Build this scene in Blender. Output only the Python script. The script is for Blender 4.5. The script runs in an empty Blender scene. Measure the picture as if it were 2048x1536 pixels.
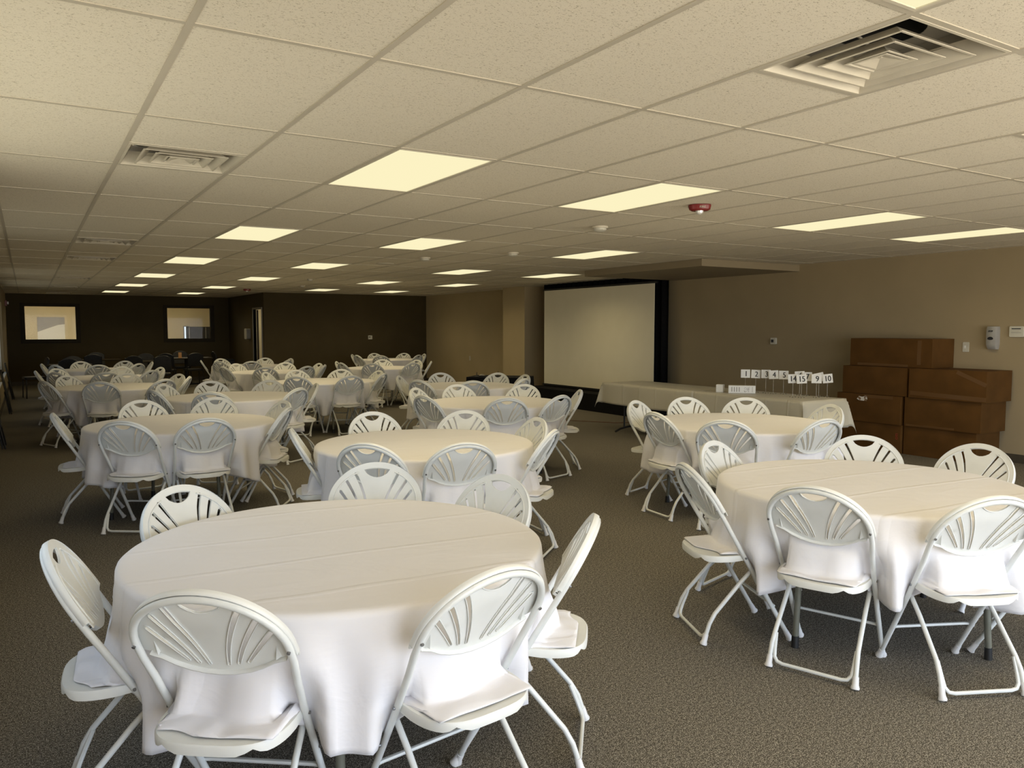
import bpy, bmesh, math, random
from mathutils import Vector, Matrix, geometry
PI = math.pi
R = math.radians
random.seed(7)
scn = bpy.context.scene
col = scn.collection

# ------------------------------------------------------------------ camera
CAM_Z = 1.57
CEIL = 2.51
cam = bpy.data.cameras.new('camera')
cam.sensor_fit = 'HORIZONTAL'
cam.sensor_width = 36.0
cam.lens = 36.0 * 1573.0 / 2048.0
cam.clip_start = 0.05
cam.clip_end = 200
camo = bpy.data.objects.new('camera', cam)
col.objects.link(camo)
camo.location = (0, 0, CAM_Z)
camo.rotation_euler = (R(90 - 4.06), 0, R(-31.62))
scn.camera = camo

# ------------------------------------------------------------------ colour management
scn.view_settings.view_transform = 'Standard'
scn.view_settings.look = 'None'
scn.view_settings.gamma = 1.0
scn.view_settings.use_curve_mapping = False
scn.view_settings.exposure = 0.0

# ------------------------------------------------------------------ daylight (overcast sky above, pale pavement below)
W = bpy.data.worlds.new('daylight')
scn.world = W
W.use_nodes = True
wn = W.node_tree.nodes
wl = W.node_tree.links
wn.clear()
w_out = wn.new('ShaderNodeOutputWorld')
w_bg = wn.new('ShaderNodeBackground')
w_tc = wn.new('ShaderNodeTexCoord')
w_sep = wn.new('ShaderNodeSeparateXYZ')
w_ramp = wn.new('ShaderNodeValToRGB')
w_map = wn.new('ShaderNodeMapRange')
w_map.inputs['From Min'].default_value = -1
w_map.inputs['From Max'].default_value = 1
wl.new(w_tc.outputs['Generated'], w_sep.inputs[0])
wl.new(w_sep.outputs['Z'], w_map.inputs['Value'])
wl.new(w_map.outputs[0], w_ramp.inputs[0])
wl.new(w_ramp.outputs[0], w_bg.inputs['Color'])
wl.new(w_bg.outputs[0], w_out.inputs[0])
cr = w_ramp.color_ramp
cr.elements[0].position = 0.0
cr.elements[0].color = (1.68, 1.51, 1.20, 1)
cr.elements[1].position = 1.0
cr.elements[1].color = (0.44, 0.58, 0.85, 1)
e = cr.elements.new(0.485); e.color = (1.45, 1.32, 1.10, 1)
e = cr.elements.new(0.51); e.color = (1.18, 1.32, 1.52, 1)
w_bg.inputs['Strength'].default_value = 5.55
PANEL_POWER = 9.0      # watts of each ceiling panel

def portal(name, loc, rot, sx, sy):
    d = bpy.data.lights.new(name, 'AREA')
    d.shape = 'RECTANGLE'
    d.size = sx; d.size_y = sy
    d.cycles.is_portal = True
    o = bpy.data.objects.new(name, d)
    col.objects.link(o)
    o.location = loc
    o.rotation_euler = rot
    return o

# windows: (y0, y1, z0, z1) in the left wall, (x0, x1, z0, z1) in the wall behind the camera
LEFT_X = -0.46
FRONT_Y = -1.8
LEFT_WIN = [(2.4, 5.3, 0.80, 2.25), (7.1, 9.6, 0.60, 2.15), (14.9, 16.9, 0.60, 2.15), (18.3, 20.9, 0.60, 2.15)]
FRONT_WIN = [(-0.3, 2.1, 0.12, 2.38), (2.25, 4.65, 0.12, 2.38), (4.8, 7.2, 0.12, 2.25), (7.35, 9.6, 0.12, 2.25)]
for (a, b, c, d) in LEFT_WIN:
    portal('window_portal', (LEFT_X - 0.14, (a + b) / 2, (c + d) / 2), (0, R(-90), 0), d - c, b - a)
for (a, b, c, d) in FRONT_WIN:
    portal('window_portal', ((a + b) / 2, FRONT_Y - 0.14, (c + d) / 2), (R(90), 0, 0), b - a, d - c)

# ------------------------------------------------------------------ materials
def mat(name, base=(0.8, 0.8, 0.8), rough=0.5, metal=0.0, spec=0.5):
    m = bpy.data.materials.new(name)
    m.use_nodes = True
    b = m.node_tree.nodes['Principled BSDF']
    b.inputs['Base Color'].default_value = (*base, 1)
    b.inputs['Roughness'].default_value = rough
    b.inputs['Metallic'].default_value = metal
    b.inputs['Specular IOR Level'].default_value = spec
    return m

def nodes(m):
    return m.node_tree.nodes, m.node_tree.links, m.node_tree.nodes['Principled BSDF']

def noise_colour(m, c1, c2, scale, lo=0.35, hi=0.65, detail=3, coord='Object', bump=0, stretch=(1, 1, 1), dist=0.002):
    n, l, b = nodes(m)
    tc = n.new('ShaderNodeTexCoord')
    mp = n.new('ShaderNodeMapping'); mp.inputs['Scale'].default_value = stretch
    t = n.new('ShaderNodeTexNoise'); t.inputs['Scale'].default_value = scale; t.inputs['Detail'].default_value = detail
    r = n.new('ShaderNodeValToRGB')
    r.color_ramp.elements[0].position = lo; r.color_ramp.elements[0].color = (*c1, 1)
    r.color_ramp.elements[1].position = hi; r.color_ramp.elements[1].color = (*c2, 1)
    l.new(tc.outputs[coord], mp.inputs[0]); l.new(mp.outputs[0], t.inputs['Vector'])
    l.new(t.outputs['Fac'], r.inputs[0]); l.new(r.outputs[0], b.inputs['Base Color'])
    if bump:
        bp = n.new('ShaderNodeBump'); bp.inputs['Strength'].default_value = bump; bp.inputs['Distance'].default_value = dist
        l.new(t.outputs['Fac'], bp.inputs['Height']); l.new(bp.outputs[0], b.inputs['Normal'])
    return m

M = {}
M['plastic'] = mat('white_plastic', (0.74, 0.75, 0.72), 0.38)
M['plastic_f'] = noise_colour(mat('white_moulded_plastic', rough=0.42), (0.70, 0.71, 0.68), (0.76, 0.77, 0.74), 6, bump=0.03)
M['white_metal'] = noise_colour(mat('white_powder_coat', rough=0.3), (0.68, 0.70, 0.68), (0.75, 0.77, 0.75), 9)
M['rivet'] = mat('rivet_steel', (0.25, 0.25, 0.25), 0.35, 0.8)
M['cap'] = mat('white_rubber', (0.74, 0.74, 0.74), 0.5)
M['leg_grey'] = noise_colour(mat('olive_grey_metal', rough=0.35, metal=0.1), (0.15, 0.15, 0.115), (0.19, 0.19, 0.15), 8)
M['black_rubber'] = mat('black_rubber', (0.012, 0.012, 0.012), 0.5)
M['laminate'] = noise_colour(mat('pale_laminate', rough=0.5), (0.45, 0.42, 0.36), (0.5, 0.47, 0.4), 12)
M['black_metal'] = noise_colour(mat('black_metal', rough=0.4), (0.008, 0.008, 0.008), (0.014, 0.014, 0.013), 10)
M['black_vinyl'] = noise_colour(mat('black_vinyl', rough=0.45), (0.006, 0.006, 0.007), (0.012, 0.012, 0.012), 30, bump=0.1)
M['black_cloth'] = noise_colour(mat('black_fabric', rough=0.9, spec=0.15), (0.004, 0.004, 0.005), (0.008, 0.008, 0.009), 60, bump=0.1)
M['cardboard'] = noise_colour(mat('brown_cardboard', rough=0.75, spec=0.25), (0.078, 0.034, 0.005), (0.100, 0.044, 0.008), 4.0, bump=0.15, dist=0.012)
M['tape'] = mat('packing_tape', (0.115, 0.056, 0.018), 0.3)
M['label'] = noise_colour(mat('torn_paper', rough=0.7), (0.2, 0.12, 0.06), (0.75, 0.72, 0.65), 28, 0.45, 0.52)
M['paper'] = mat('white_card', (0.76, 0.76, 0.74), 0.6)
M['ink'] = mat('black_ink', (0.012, 0.012, 0.016), 0.6)
M['red_ink'] = mat('red_ink', (0.35, 0.03, 0.02), 0.6)
M['wire'] = mat('silver_wire', (0.45, 0.43, 0.38), 0.35, 0.7)
M['red'] = mat('fire_red', (0.17, 0.007, 0.008), 0.35)
M['lens'] = mat('clear_lens', (0.8, 0.8, 0.8), 0.08, 0.3)
M['white_trim'] = noise_colour(mat('white_device_plastic', rough=0.45), (0.55, 0.53, 0.45), (0.6, 0.58, 0.5), 10)
M['grey_plastic'] = noise_colour(mat('dove_grey_plastic', rough=0.4), (0.30, 0.29, 0.27), (0.34, 0.33, 0.31), 10)
M['dark_plastic'] = mat('dark_plastic', (0.02, 0.02, 0.025), 0.25)
M['tan_wall'] = noise_colour(mat('tan_wall_paint', rough=0.7, spec=0.3), (0.335, 0.270, 0.165), (0.355, 0.285, 0.175), 2.0, bump=0.0)
M['tan_lit'] = noise_colour(mat('lit_tan_wall_paint', rough=0.7, spec=0.3), (0.46, 0.375, 0.23), (0.48, 0.39, 0.24), 2.0)  # tan wall colour lightened to stand for brighter light on column and alcove
M['brown_wall'] = noise_colour(mat('brown_wall_paint', rough=0.7, spec=0.25), (0.062, 0.045, 0.017), (0.068, 0.050, 0.020), 2.0)
M['beige_wall'] = noise_colour(mat('beige_room_paint', rough=0.8), (0.62, 0.55, 0.37), (0.66, 0.585, 0.40), 2.0)
M['base'] = noise_colour(mat('brown_rubber_base', rough=0.5), (0.055, 0.045, 0.03), (0.065, 0.053, 0.036), 20)
M['frame_brown'] = noise_colour(mat('brown_window_frame', rough=0.6, spec=0.15), (0.030, 0.023, 0.013), (0.036, 0.028, 0.016), 10)
M['tee'] = noise_colour(mat('ceiling_tee_enamel', rough=0.45), (0.52, 0.475, 0.385), (0.55, 0.50, 0.41), 5)
M['vent'] = noise_colour(mat('vent_enamel', rough=0.45), (0.60, 0.55, 0.45), (0.66, 0.61, 0.5), 8)
M['duct'] = mat('duct_black', (0.01, 0.01, 0.01), 0.8)
M['galv'] = mat('galvanised_sheet', (0.30, 0.28, 0.24), 0.4, 0.5)
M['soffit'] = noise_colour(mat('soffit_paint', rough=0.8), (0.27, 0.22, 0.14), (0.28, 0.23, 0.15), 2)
M['screen'] = noise_colour(mat('projection_screen_fabric', rough=0.9, spec=0.1), (0.84, 0.79, 0.63), (0.86, 0.81, 0.65), 3)
M['door_dark'] = noise_colour(mat('dark_door_wood', rough=0.5), (0.03, 0.02, 0.012), (0.04, 0.027, 0.016), 6, stretch=(6, 6, 0.6))
M['sill'] = mat('white_sill', (0.75, 0.75, 0.72), 0.5)
M['menu'] = mat('menu_paper', (0.6, 0.33, 0.14), 0.6)
M['cord'] = mat('reddish_cord', (0.10, 0.02, 0.012), 0.5)
M['silver'] = mat('brushed_silver', (0.5, 0.5, 0.5), 0.25, 0.9)

# carpet
m = mat('loop_carpet', rough=0.95, spec=0.1)
n, l, b = nodes(m)
tc = n.new('ShaderNodeTexCoord')
t1 = n.new('ShaderNodeTexNoise'); t1.inputs['Scale'].default_value = 215; t1.inputs['Detail'].default_value = 3
t2 = n.new('ShaderNodeTexNoise'); t2.inputs['Scale'].default_value = 70; t2.inputs['Detail'].default_value = 4
r1 = n.new('ShaderNodeValToRGB')
r1.color_ramp.elements[0].position = 0.38; r1.color_ramp.elements[0].color = (0.055, 0.045, 0.031, 1)
r1.color_ramp.elements[1].position = 0.63; r1.color_ramp.elements[1].color = (0.43, 0.405, 0.35, 1)
ee = r1.color_ramp.elements.new(0.5); ee.color = (0.160, 0.144, 0.117, 1)
mx = n.new('ShaderNodeMix'); mx.data_type = 'RGBA'; mx.blend_type = 'MULTIPLY'; mx.inputs['Factor'].default_value = 1.0
rg = n.new('ShaderNodeValToRGB')
rg.color_ramp.elements[0].position = 0.38; rg.color_ramp.elements[0].color = (0.55, 0.55, 0.55, 1)
rg.color_ramp.elements[1].position = 0.60; rg.color_ramp.elements[1].color = (1.0, 1.0, 1.0, 1)
l.new(t2.outputs['Fac'], rg.inputs[0])
l.new(tc.outputs['Object'], t1.inputs['Vector']); l.new(tc.outputs['Object'], t2.inputs['Vector'])
l.new(t1.outputs['Fac'], r1.inputs[0]); l.new(r1.outputs[0], mx.inputs['A']); l.new(rg.outputs[0], mx.inputs['B'])
l.new(mx.outputs['Result'], b.inputs['Base Color'])
bp = n.new('ShaderNodeBump'); bp.inputs['Strength'].default_value = 0.35; bp.inputs['Distance'].default_value = 0.003
l.new(t1.outputs['Fac'], bp.inputs['Height']); l.new(bp.outputs[0], b.inputs['Normal'])
M['carpet'] = m

# fissured ceiling tile
m = mat('fissured_ceiling_tile', rough=0.9, spec=0.15)
n, l, b = nodes(m)
tc = n.new('ShaderNodeTexCoord')
mp = n.new('ShaderNodeMapping'); mp.inputs['Scale'].default_value = (1.0, 1.6, 1.0)
ta = n.new('ShaderNodeTexNoise'); ta.inputs['Scale'].default_value = 120; ta.inputs['Detail'].default_value = 4; ta.inputs['Distortion'].default_value = 1.2
ra = n.new('ShaderNodeValToRGB')
ra.color_ramp.elements[0].position = 0.592; ra.color_ramp.elements[0].color = (0.77, 0.715, 0.60, 1)
ra.color_ramp.elements[1].position = 0.64; ra.color_ramp.elements[1].color = (0.44, 0.39, 0.29, 1)
tb = n.new('ShaderNodeTexNoise'); tb.inputs['Scale'].default_value = 300; tb.inputs['Detail'].default_value = 1
l.new(tc.outputs['Object'], mp.inputs[0]); l.new(mp.outputs[0], ta.inputs['Vector']); l.new(tc.outputs['Object'], tb.inputs['Vector'])
l.new(ta.outputs['Fac'], ra.inputs[0]); l.new(ra.outputs[0], b.inputs['Base Color'])
bp = n.new('ShaderNodeBump'); bp.inputs['Strength'].default_value = 0.35; bp.inputs['Distance'].default_value = 0.002; bp.invert = True
l.new(ta.outputs['Fac'], bp.inputs['Height']); l.new(bp.outputs[0], b.inputs['Normal'])
M['tile'] = m

# tablecloth with faint creases
def cloth_mat(name, base, crease=0.6):
    m = mat(name, base, 0.75, spec=0.25)
    n, l, b = nodes(m)
    b.inputs['Sheen Weight'].default_value = 0.1
    tc = n.new('ShaderNodeTexCoord')
    mp = n.new('ShaderNodeMapping'); mp.inputs['Rotation'].default_value = (0, 0, R(8)); mp.inputs['Scale'].default_value = (0.5, 1, 1)
    wv = n.new('ShaderNodeTexWave'); wv.wave_type = 'BANDS'; wv.bands_direction = 'Y'
    wv.inputs['Scale'].default_value = 0.85; wv.inputs['Distortion'].default_value = 1.6; wv.inputs['Detail'].default_value = 3; wv.inputs['Detail Scale'].default_value = 1.6
    rr = n.new('ShaderNodeValToRGB')
    rr.color_ramp.elements[0].position = 0.975; rr.color_ramp.elements[0].color = (0, 0, 0, 1)
    rr.color_ramp.elements[1].position = 1.0; rr.color_ramp.elements[1].color = (1, 1, 1, 1)
    nz = n.new('ShaderNodeTexNoise'); nz.inputs['Scale'].default_value = 6; nz.inputs['Detail'].default_value = 4; nz.inputs['Distortion'].default_value = 0.6
    ad = n.new('ShaderNodeMath'); ad.operation = 'MULTIPLY_ADD'; ad.inputs[1].default_value = 0.35
    l.new(tc.outputs['Object'], mp.inputs[0]); l.new(mp.outputs[0], wv.inputs['Vector']); l.new(mp.outputs[0], nz.inputs['Vector'])
    l.new(wv.outputs['Fac'], rr.inputs[0]); l.new(rr.outputs[0], ad.inputs[0]); l.new(nz.outputs['Fac'], ad.inputs[2])
    bp = n.new('ShaderNodeBump'); bp.inputs['Strength'].default_value = crease; bp.inputs['Distance'].default_value = 0.012
    l.new(ad.outputs[0], bp.inputs['Height']); l.new(bp.outputs[0], b.inputs['Normal'])
    return m
M['cloth'] = cloth_mat('white_tablecloth', (0.78, 0.772, 0.80))
M['film'] = cloth_mat('thin_plastic_table_cover', (0.50, 0.47, 0.38), 0.7)
nn, ll, bb = nodes(M['film']); bb.inputs['Roughness'].default_value = 0.4

def emit(name, c, s):
    m = bpy.data.materials.new(name); m.use_nodes = True
    n = m.node_tree.nodes; l = m.node_tree.links; n.clear()
    o = n.new('ShaderNodeOutputMaterial'); e = n.new('ShaderNodeEmission')
    e.inputs[0].default_value = (*c, 1); e.inputs[1].default_value = s
    l.new(e.outputs[0], o.inputs[0])
    return m
M['panel'] = emit('lit_diffuser', (0.98, 0.89, 0.55), 1.0)
M['room_lamp'] = emit('lit_room_lamp', (1.0, 0.88, 0.62), 7.5)
M['strip_light'] = emit('daylit_gap', (0.85, 0.95, 1.0), 0.9)

m = bpy.data.materials.new('window_glass'); m.use_nodes = True
n = m.node_tree.nodes; l = m.node_tree.links; n.clear()
o_ = n.new('ShaderNodeOutputMaterial'); tr = n.new('ShaderNodeBsdfTransparent'); gl = n.new('ShaderNodeBsdfGlossy'); gl.inputs['Roughness'].default_value = 0.02
mxs = n.new('ShaderNodeMixShader'); mxs.inputs[0].default_value = 0.06
l.new(tr.outputs[0], mxs.inputs[1]); l.new(gl.outputs[0], mxs.inputs[2]); l.new(mxs.outputs[0], o_.inputs[0])
M['glass'] = m
m2 = m.copy(); m2.name = 'dimmed_window_glass'
m2.node_tree.nodes['Transparent BSDF'].inputs[0].default_value = (0.23, 0.235, 0.23, 1)  # tint added to cut the daylight through the farther left windows
M['dimmed'] = m2
m4 = m.copy(); m4.name = 'half_dimmed_window_glass'
m4.node_tree.nodes['Transparent BSDF'].inputs[0].default_value = (0.52, 0.53, 0.52, 1)  # weaker added tint, holds back daylight from the nearest left window
M['half_dimmed'] = m4
m3 = m.copy(); m3.name = 'interior_window_glass'; m3.node_tree.nodes['Mix Shader'].inputs[0].default_value = 0.004
M['clear'] = m3

# ------------------------------------------------------------------ mesh helpers
class MB:
    def __init__(s):
        s.bm = bmesh.new(); s.mats = []; s.mi = 0
    def use(s, m):
        if m not in s.mats: s.mats.append(m)
        s.mi = s.mats.index(m); return s
    def face(s, vs, smooth=False):
        try:
            f = s.bm.faces.new(vs); f.material_index = s.mi; f.smooth = smooth; return f
        except ValueError:
            return None
    def box(s, x0, x1, y0, y1, z0, z1, mtx=None):
        P = [(x0, y0, z0), (x1, y0, z0), (x1, y1, z0), (x0, y1, z0), (x0, y0, z1), (x1, y0, z1), (x1, y1, z1), (x0, y1, z1)]
        v = [s.bm.verts.new((mtx @ Vector(p)) if mtx else p) for p in P]
        for f in ((3, 2, 1, 0), (4, 5, 6, 7), (0, 1, 5, 4), (1, 2, 6, 5), (2, 3, 7, 6), (3, 0, 4, 7)):
            s.face([v[i] for i in f])
        return s
    def tube(s, pts, r, seg=10, closed=False, radii=None, flat=1.0):
        pts = [Vector(p) for p in pts]; n = len(pts); rings = []
        t = (pts[1] - pts[0]).normalized()
        up = Vector((0, 0, 1)) if abs(t.z) < 0.9 else Vector((1, 0, 0))
        u = t.cross(up).normalized()
        for i, p in enumerate(pts):
            if closed: t = (pts[(i + 1) % n] - pts[i - 1]).normalized()
            elif i == 0: t = (pts[1] - pts[0]).normalized()
            elif i == n - 1: t = (pts[-1] - pts[-2]).normalized()
            else: t = ((pts[i + 1] - p).normalized() + (p - pts[i - 1]).normalized()).normalized()
            u = (u - t * u.dot(t)).normalized(); w = t.cross(u)
            rr = radii[i] if radii else r
            rings.append([s.bm.verts.new(p + (u * math.cos(2 * PI * k / seg) + w * math.sin(2 * PI * k / seg) * flat) * rr) for k in range(seg)])
        m = n if closed else n - 1
        for i in range(m):
            a, b = rings[i], rings[(i + 1) % n]
            for k in range(seg):
                s.face([a[k], a[(k + 1) % seg], b[(k + 1) % seg], b[k]], True)
        if not closed:
            s.face(rings[0][::-1]); s.face(rings[-1])
        return s
    def lathe(s, prof, seg=24, at=(0, 0, 0), mtx=None):
        rings = []
        for r, z in prof:
            ring = []
            for k in range(seg):
                p = Vector((r * math.cos(2 * PI * k / seg), r * math.sin(2 * PI * k / seg), z))
                if mtx: p = mtx @ p
                ring.append(s.bm.verts.new(p + Vector(at)))
            rings.append(ring)
        for i in range(len(rings) - 1):
            a, b = rings[i], rings[i + 1]
            for k in range(seg):
                s.face([a[k], a[(k + 1) % seg], b[(k + 1) % seg], b[k]], True)
        s.face(rings[0][::-1]); s.face(rings[-1])
        return s
    def prism(s, poly, z0, z1, mtx=None):
        a = [s.bm.verts.new((mtx @ Vector((x, y, z0))) if mtx else (x, y, z0)) for x, y in poly]
        b = [s.bm.verts.new((mtx @ Vector((x, y, z1))) if mtx else (x, y, z1)) for x, y in poly]
        s.face(a[::-1]); s.face(b)
        for i in range(len(poly)):
            j = (i + 1) % len(poly); s.face([a[i], a[j], b[j], b[i]])
        return s
    def build(s, name, m=None, parent=None, bevel=0, recalc=True, solid=0, sharp=None):
        if m is not None and not s.mats: s.mats = [m]
        if recalc: bmesh.ops.recalc_face_normals(s.bm, faces=s.bm.faces)
        for ed in s.bm.edges:
            if len(ed.link_faces) == 2 and ed.calc_face_angle(0) > 0.7: ed.smooth = False
        me = bpy.data.meshes.new(name); s.bm.to_mesh(me); s.bm.free()
        for mm in s.mats: me.materials.append(mm)
        o = bpy.data.objects.new(name, me); col.objects.link(o)
        if parent: o.parent = parent
        if bevel:
            md = o.modifiers.new('bevel', 'BEVEL'); md.width = bevel; md.segments = 2; md.limit_method = 'ANGLE'
        if solid:
            md = o.modifiers.new('solid', 'SOLIDIFY'); md.thickness = solid
        return o

def empty(name, label, cat, loc=(0, 0, 0), rz=0, group=None):
    o = bpy.data.objects.new(name, None); col.objects.link(o)
    o.empty_display_size = 0.1
    o.location = loc; o.rotation_euler = (0, 0, rz)
    o['label'] = label; o['category'] = cat
    if group: o['group'] = group
    return o
def tag(o, label, cat, group=None):
    o['label'] = label; o['category'] = cat
    if group: o['group'] = group
    return o
def struct(o):
    o['kind'] = 'structure'; return o
def copy_tree(o, parent=None):
    c = o.copy(); col.objects.link(c)
    if parent: c.parent = parent
    for ch in [k for k in o.children]:
        copy_tree(ch, c)
    return c
def rbox(w, d, r, n=5):
    pts = []
    for cx, cy, a0 in ((w / 2 - r, d / 2 - r, 0), (-w / 2 + r, d / 2 - r, 90), (-w / 2 + r, -d / 2 + r, 180), (w / 2 - r, -d / 2 + r, 270)):
        for k in range(n + 1):
            a = R(a0 + 90 * k / n); pts.append((cx + r * math.cos(a), cy + r * math.sin(a)))
    return pts
def text_mesh(mb, txt, height, mtx, depth=0.0008, sx=1.0, bold=0.0):
    cu = bpy.data.curves.new('txt', 'FONT'); cu.body = txt; cu.size = 1.0; cu.align_x = 'CENTER'; cu.align_y = 'CENTER'; cu.offset = 0
    o = bpy.data.objects.new('txt', cu); col.objects.link(o)
    dg = bpy.context.evaluated_depsgraph_get()
    me = bpy.data.meshes.new_from_object(o.evaluated_get(dg))
    xs = [v.co.x for v in me.vertices]; ys = [v.co.y for v in me.vertices]
    k = height / (max(ys) - min(ys)); cx = (max(xs) + min(xs)) / 2; cy = (max(ys) + min(ys)) / 2
    for bi in ((-1, 0, 1) if bold else (0,)):
        vs = [mb.bm.verts.new(mtx @ Vector(((v.co.x - cx) * k * sx + bi * bold * height, (v.co.y - cy) * k, depth + bi * .00004))) for v in me.vertices]
        for p in me.polygons: mb.face([vs[i] for i in p.vertices])
    bpy.data.objects.remove(o); bpy.data.curves.remove(cu); bpy.data.meshes.remove(me)

# ------------------------------------------------------------------ room shell
mb = MB(); mb.box(-0.8, 11.5, FRONT_Y - 0.3, 26.0, -0.1, 0.0)
struct(mb.build('floor', M['carpet']))

def wall_y(mb, x0, x1, y0, y1, holes, z1=CEIL + 0.12):
    """wall slab between x0..x1 running along Y with holes (y0,y1,z0,z1)"""
    y = y0
    for (a, b, c, d) in sorted(holes):
        mb.box(x0, x1, y, a, 0, z1); mb.box(x0, x1, a, b, 0, c); mb.box(x0, x1, a, b, d, z1); y = b
    mb.box(x0, x1, y, y1, 0, z1)
def wall_x(mb, y0, y1, x0, x1, holes, z1=CEIL + 0.12):
    x = x0
    for (a, b, c, d) in sorted(holes):
        mb.box(x, a, y0, y1, 0, z1); mb.box(a, b, y0, y1, 0, c) if c > 0 else None; mb.box(a, b, y0, y1, d, z1); x = b
    mb.box(x, x1, y0, y1, 0, z1)

FAR_Y = 25.4
mb = MB(); wall_y(mb, LEFT_X - 0.16, LEFT_X, FRONT_Y, FAR_Y, LEFT_WIN); struct(mb.build('wall_left', M['tan_wall']))
mb = MB(); wall_x(mb, FRONT_Y - 0.16, FRONT_Y, LEFT_X - 0.16, 9.96, FRONT_WIN); struct(mb.build('wall_front', M['tan_wall']))
mb = MB(); mb.box(9.8, 9.96, FRONT_Y, 11.2, 0, CEIL + 0.12)
mb.box(9.96, 10.46, 11.04, 11.2, 0, CEIL + 0.12); mb.box(10.3, 10.46, 11.2, 15.05, 0, CEIL + 0.12)
struct(mb.build('wall_right', M['tan_wall']))
mb = MB(); mb.box(9.6, 10.46, 15.05, 16.0, 0, CEIL + 0.12); struct(mb.build('wall_column', M['tan_lit']))
mb = MB(); mb.box(10.05, 10.2, 16.0, 21.3, 0, CEIL + 0.12); struct(mb.build('wall_alcove', M['tan_lit']))
mb = MB(); mb.box(5.34, 10.05, 21.15, 21.3, 0, CEIL + 0.12); struct(mb.build('wall_back', M['brown_wall']))
DOOR = (21.36, 22.28, 0.0, 2.08)
mb = MB(); wall_y(mb, 5.34, 5.40, 21.3, FAR_Y, [DOOR]); struct(mb.build('wall_corridor', M['brown_wall']))
FARWIN = [(-0.03, 1.19, 1.26, 2.17), (3.58, 4.80, 1.26, 2.17)]
mb = MB(); wall_x(mb, FAR_Y, FAR_Y + 0.12, LEFT_X - 0.16, 5.46, FARWIN); struct(mb.build('wall_far', M['brown_wall']))

# room seen through the two far windows
mb = MB()
mb.box(-1.2, -1.1, FAR_Y + .12, 30.0, 0, CEIL); mb.box(6.0, 6.1, FAR_Y + .12, 30, 0, CEIL); mb.box(-1.2, 6.1, 30, 30.1, 0, CEIL)
mb.box(-1.2, 6.1, FAR_Y + .12, 30.1, CEIL, CEIL + .1); mb.box(-1.2, 6.1, FAR_Y + .12, 30.1, -.1, 0.0)
mb.box(2.2, 2.3, FAR_Y + .12, 30, 0, CEIL)
struct(mb.build('wall_office', M['beige_wall']))
mb = MB(); mb.box(5.40, 7.6, 24.6, 24.7, 0, CEIL); mb.box(7.5, 7.6, 21.3, 24.7, 0, CEIL); mb.box(5.40, 7.6, 21.3, 24.7, CEIL + .001, CEIL + .1)
struct(mb.build('wall_hall', M['beige_wall']))

# ceiling: tiles with openings for the lights and diffusers, on a tee grid
TX0, TY0, TW, TL = 1.685, 3.877, 0.6098, 1.2195
LIGHTS = [(c, r) for c in (0, 3, 7, 10) for r in (-3, 0, 3, 6, 9, 12, 15)]
LIGHTS = [p for p in LIGHTS if p not in ((10, 3), (7, 15), (10, 15))] 
LIGHTS = [p for p in LIGHTS if not (p[0] in (10,) and p[1] == 15)]
VENTS = [(-2, 0, 1), (-2, 4, 1), (-2, 6, 1), (-2, 10, 1), (-2, 13, 1), (-2, 16, 1), (1, -2, 0), (4, -2, 0)]
mb = MB(); tee = MB()
cells_x = [(max(LEFT_X, TX0 + k * TW), min(10.3, TX0 + (k + 1) * TW), k) for k in range(-4, 15)]
cells_y = [(max(FRONT_Y, TY0 + j * TL), min(FAR_Y, TY0 + (j + 1) * TL), j) for j in range(-6, 18)]
ZT = CEIL + 0.0025
def quad(x0, x1, y0, y1, z):
    if x1 - x0 < .01 or y1 - y0 < .01: return
    v = [mb.bm.verts.new(p) for p in ((x0, y0, z), (x0, y1, z), (x1, y1, z), (x1, y0, z))]; mb.face(v)
for x0, x1, k in cells_x:
    for y0, y1, j in cells_y:
        if x1 <= x0 or y1 <= y0: continue
        if (k, j) in LIGHTS: continue
        if (k, j, 1) in VENTS: quad(x0, x1, y0, y0 + TL / 2, ZT); continue
        if (k, j, 0) in VENTS: quad(x0, x1, y0 + TL / 2, y1, ZT); continue
        quad(x0, x1, y0, y1, ZT)
mb.box(LEFT_X - .16, 10.5, FRONT_Y - .16, FAR_Y + .12, CEIL + 0.45, CEIL + 0.5)
ceiling = struct(mb.build('ceiling', M['tile'], recalc=False))
for k in range(-3, 15):
    x = TX0 + k * TW
    if x < 10.3: tee.box(x - .012, x + .012, FRONT_Y, FAR_Y, CEIL - .001, CEIL + .02)
for j in range(-5, 18):
    y = TY0 + j * TL
    if FRONT_Y < y < FAR_Y: tee.box(LEFT_X, 10.3, y - .012, y + .012, CEIL - .0006, CEIL + .02)
for (k, j, h) in VENTS:
    y = TY0 + (j + .5) * TL; tee.box(TX0 + k * TW, TX0 + (k + 1) * TW, y - .012, y + .012, CEIL - .0008, CEIL + .02)
tee.build('ceiling_grid', M['tee'], ceiling)

# dropped soffit in front of the stage
mb = MB(); mb.box(7.8, 9.8, 7.78, 10.4, CEIL - .10, CEIL - 0.001)
struct(mb.build('trim_1', M['soffit']))

# baseboards
def bb(name, *bx):
    mb = MB()
    for b_ in bx: mb.box(*b_)
    struct(mb.build(name, M['base']))
bb('baseboard_right', (9.788, 9.8, FRONT_Y, 9.88, 0, .10))
bb('baseboard_left', (LEFT_X, LEFT_X + .012, FRONT_Y, FAR_Y, 0, .10))
bb('baseboard_far', (LEFT_X, 5.34, FAR_Y - .012, FAR_Y, 0, .10))
bb('baseboard_back', (5.34, 10.05, 21.138, 21.15, 0, .10))
bb('baseboard_alcove', (10.038, 10.05, 16.0, 21.15, 0, .10))
bb('baseboard_column', (9.588, 9.6, 15.05, 16.0, 0, .10), (9.6, 10.3, 15.038, 15.05, 0, .10))

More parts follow.
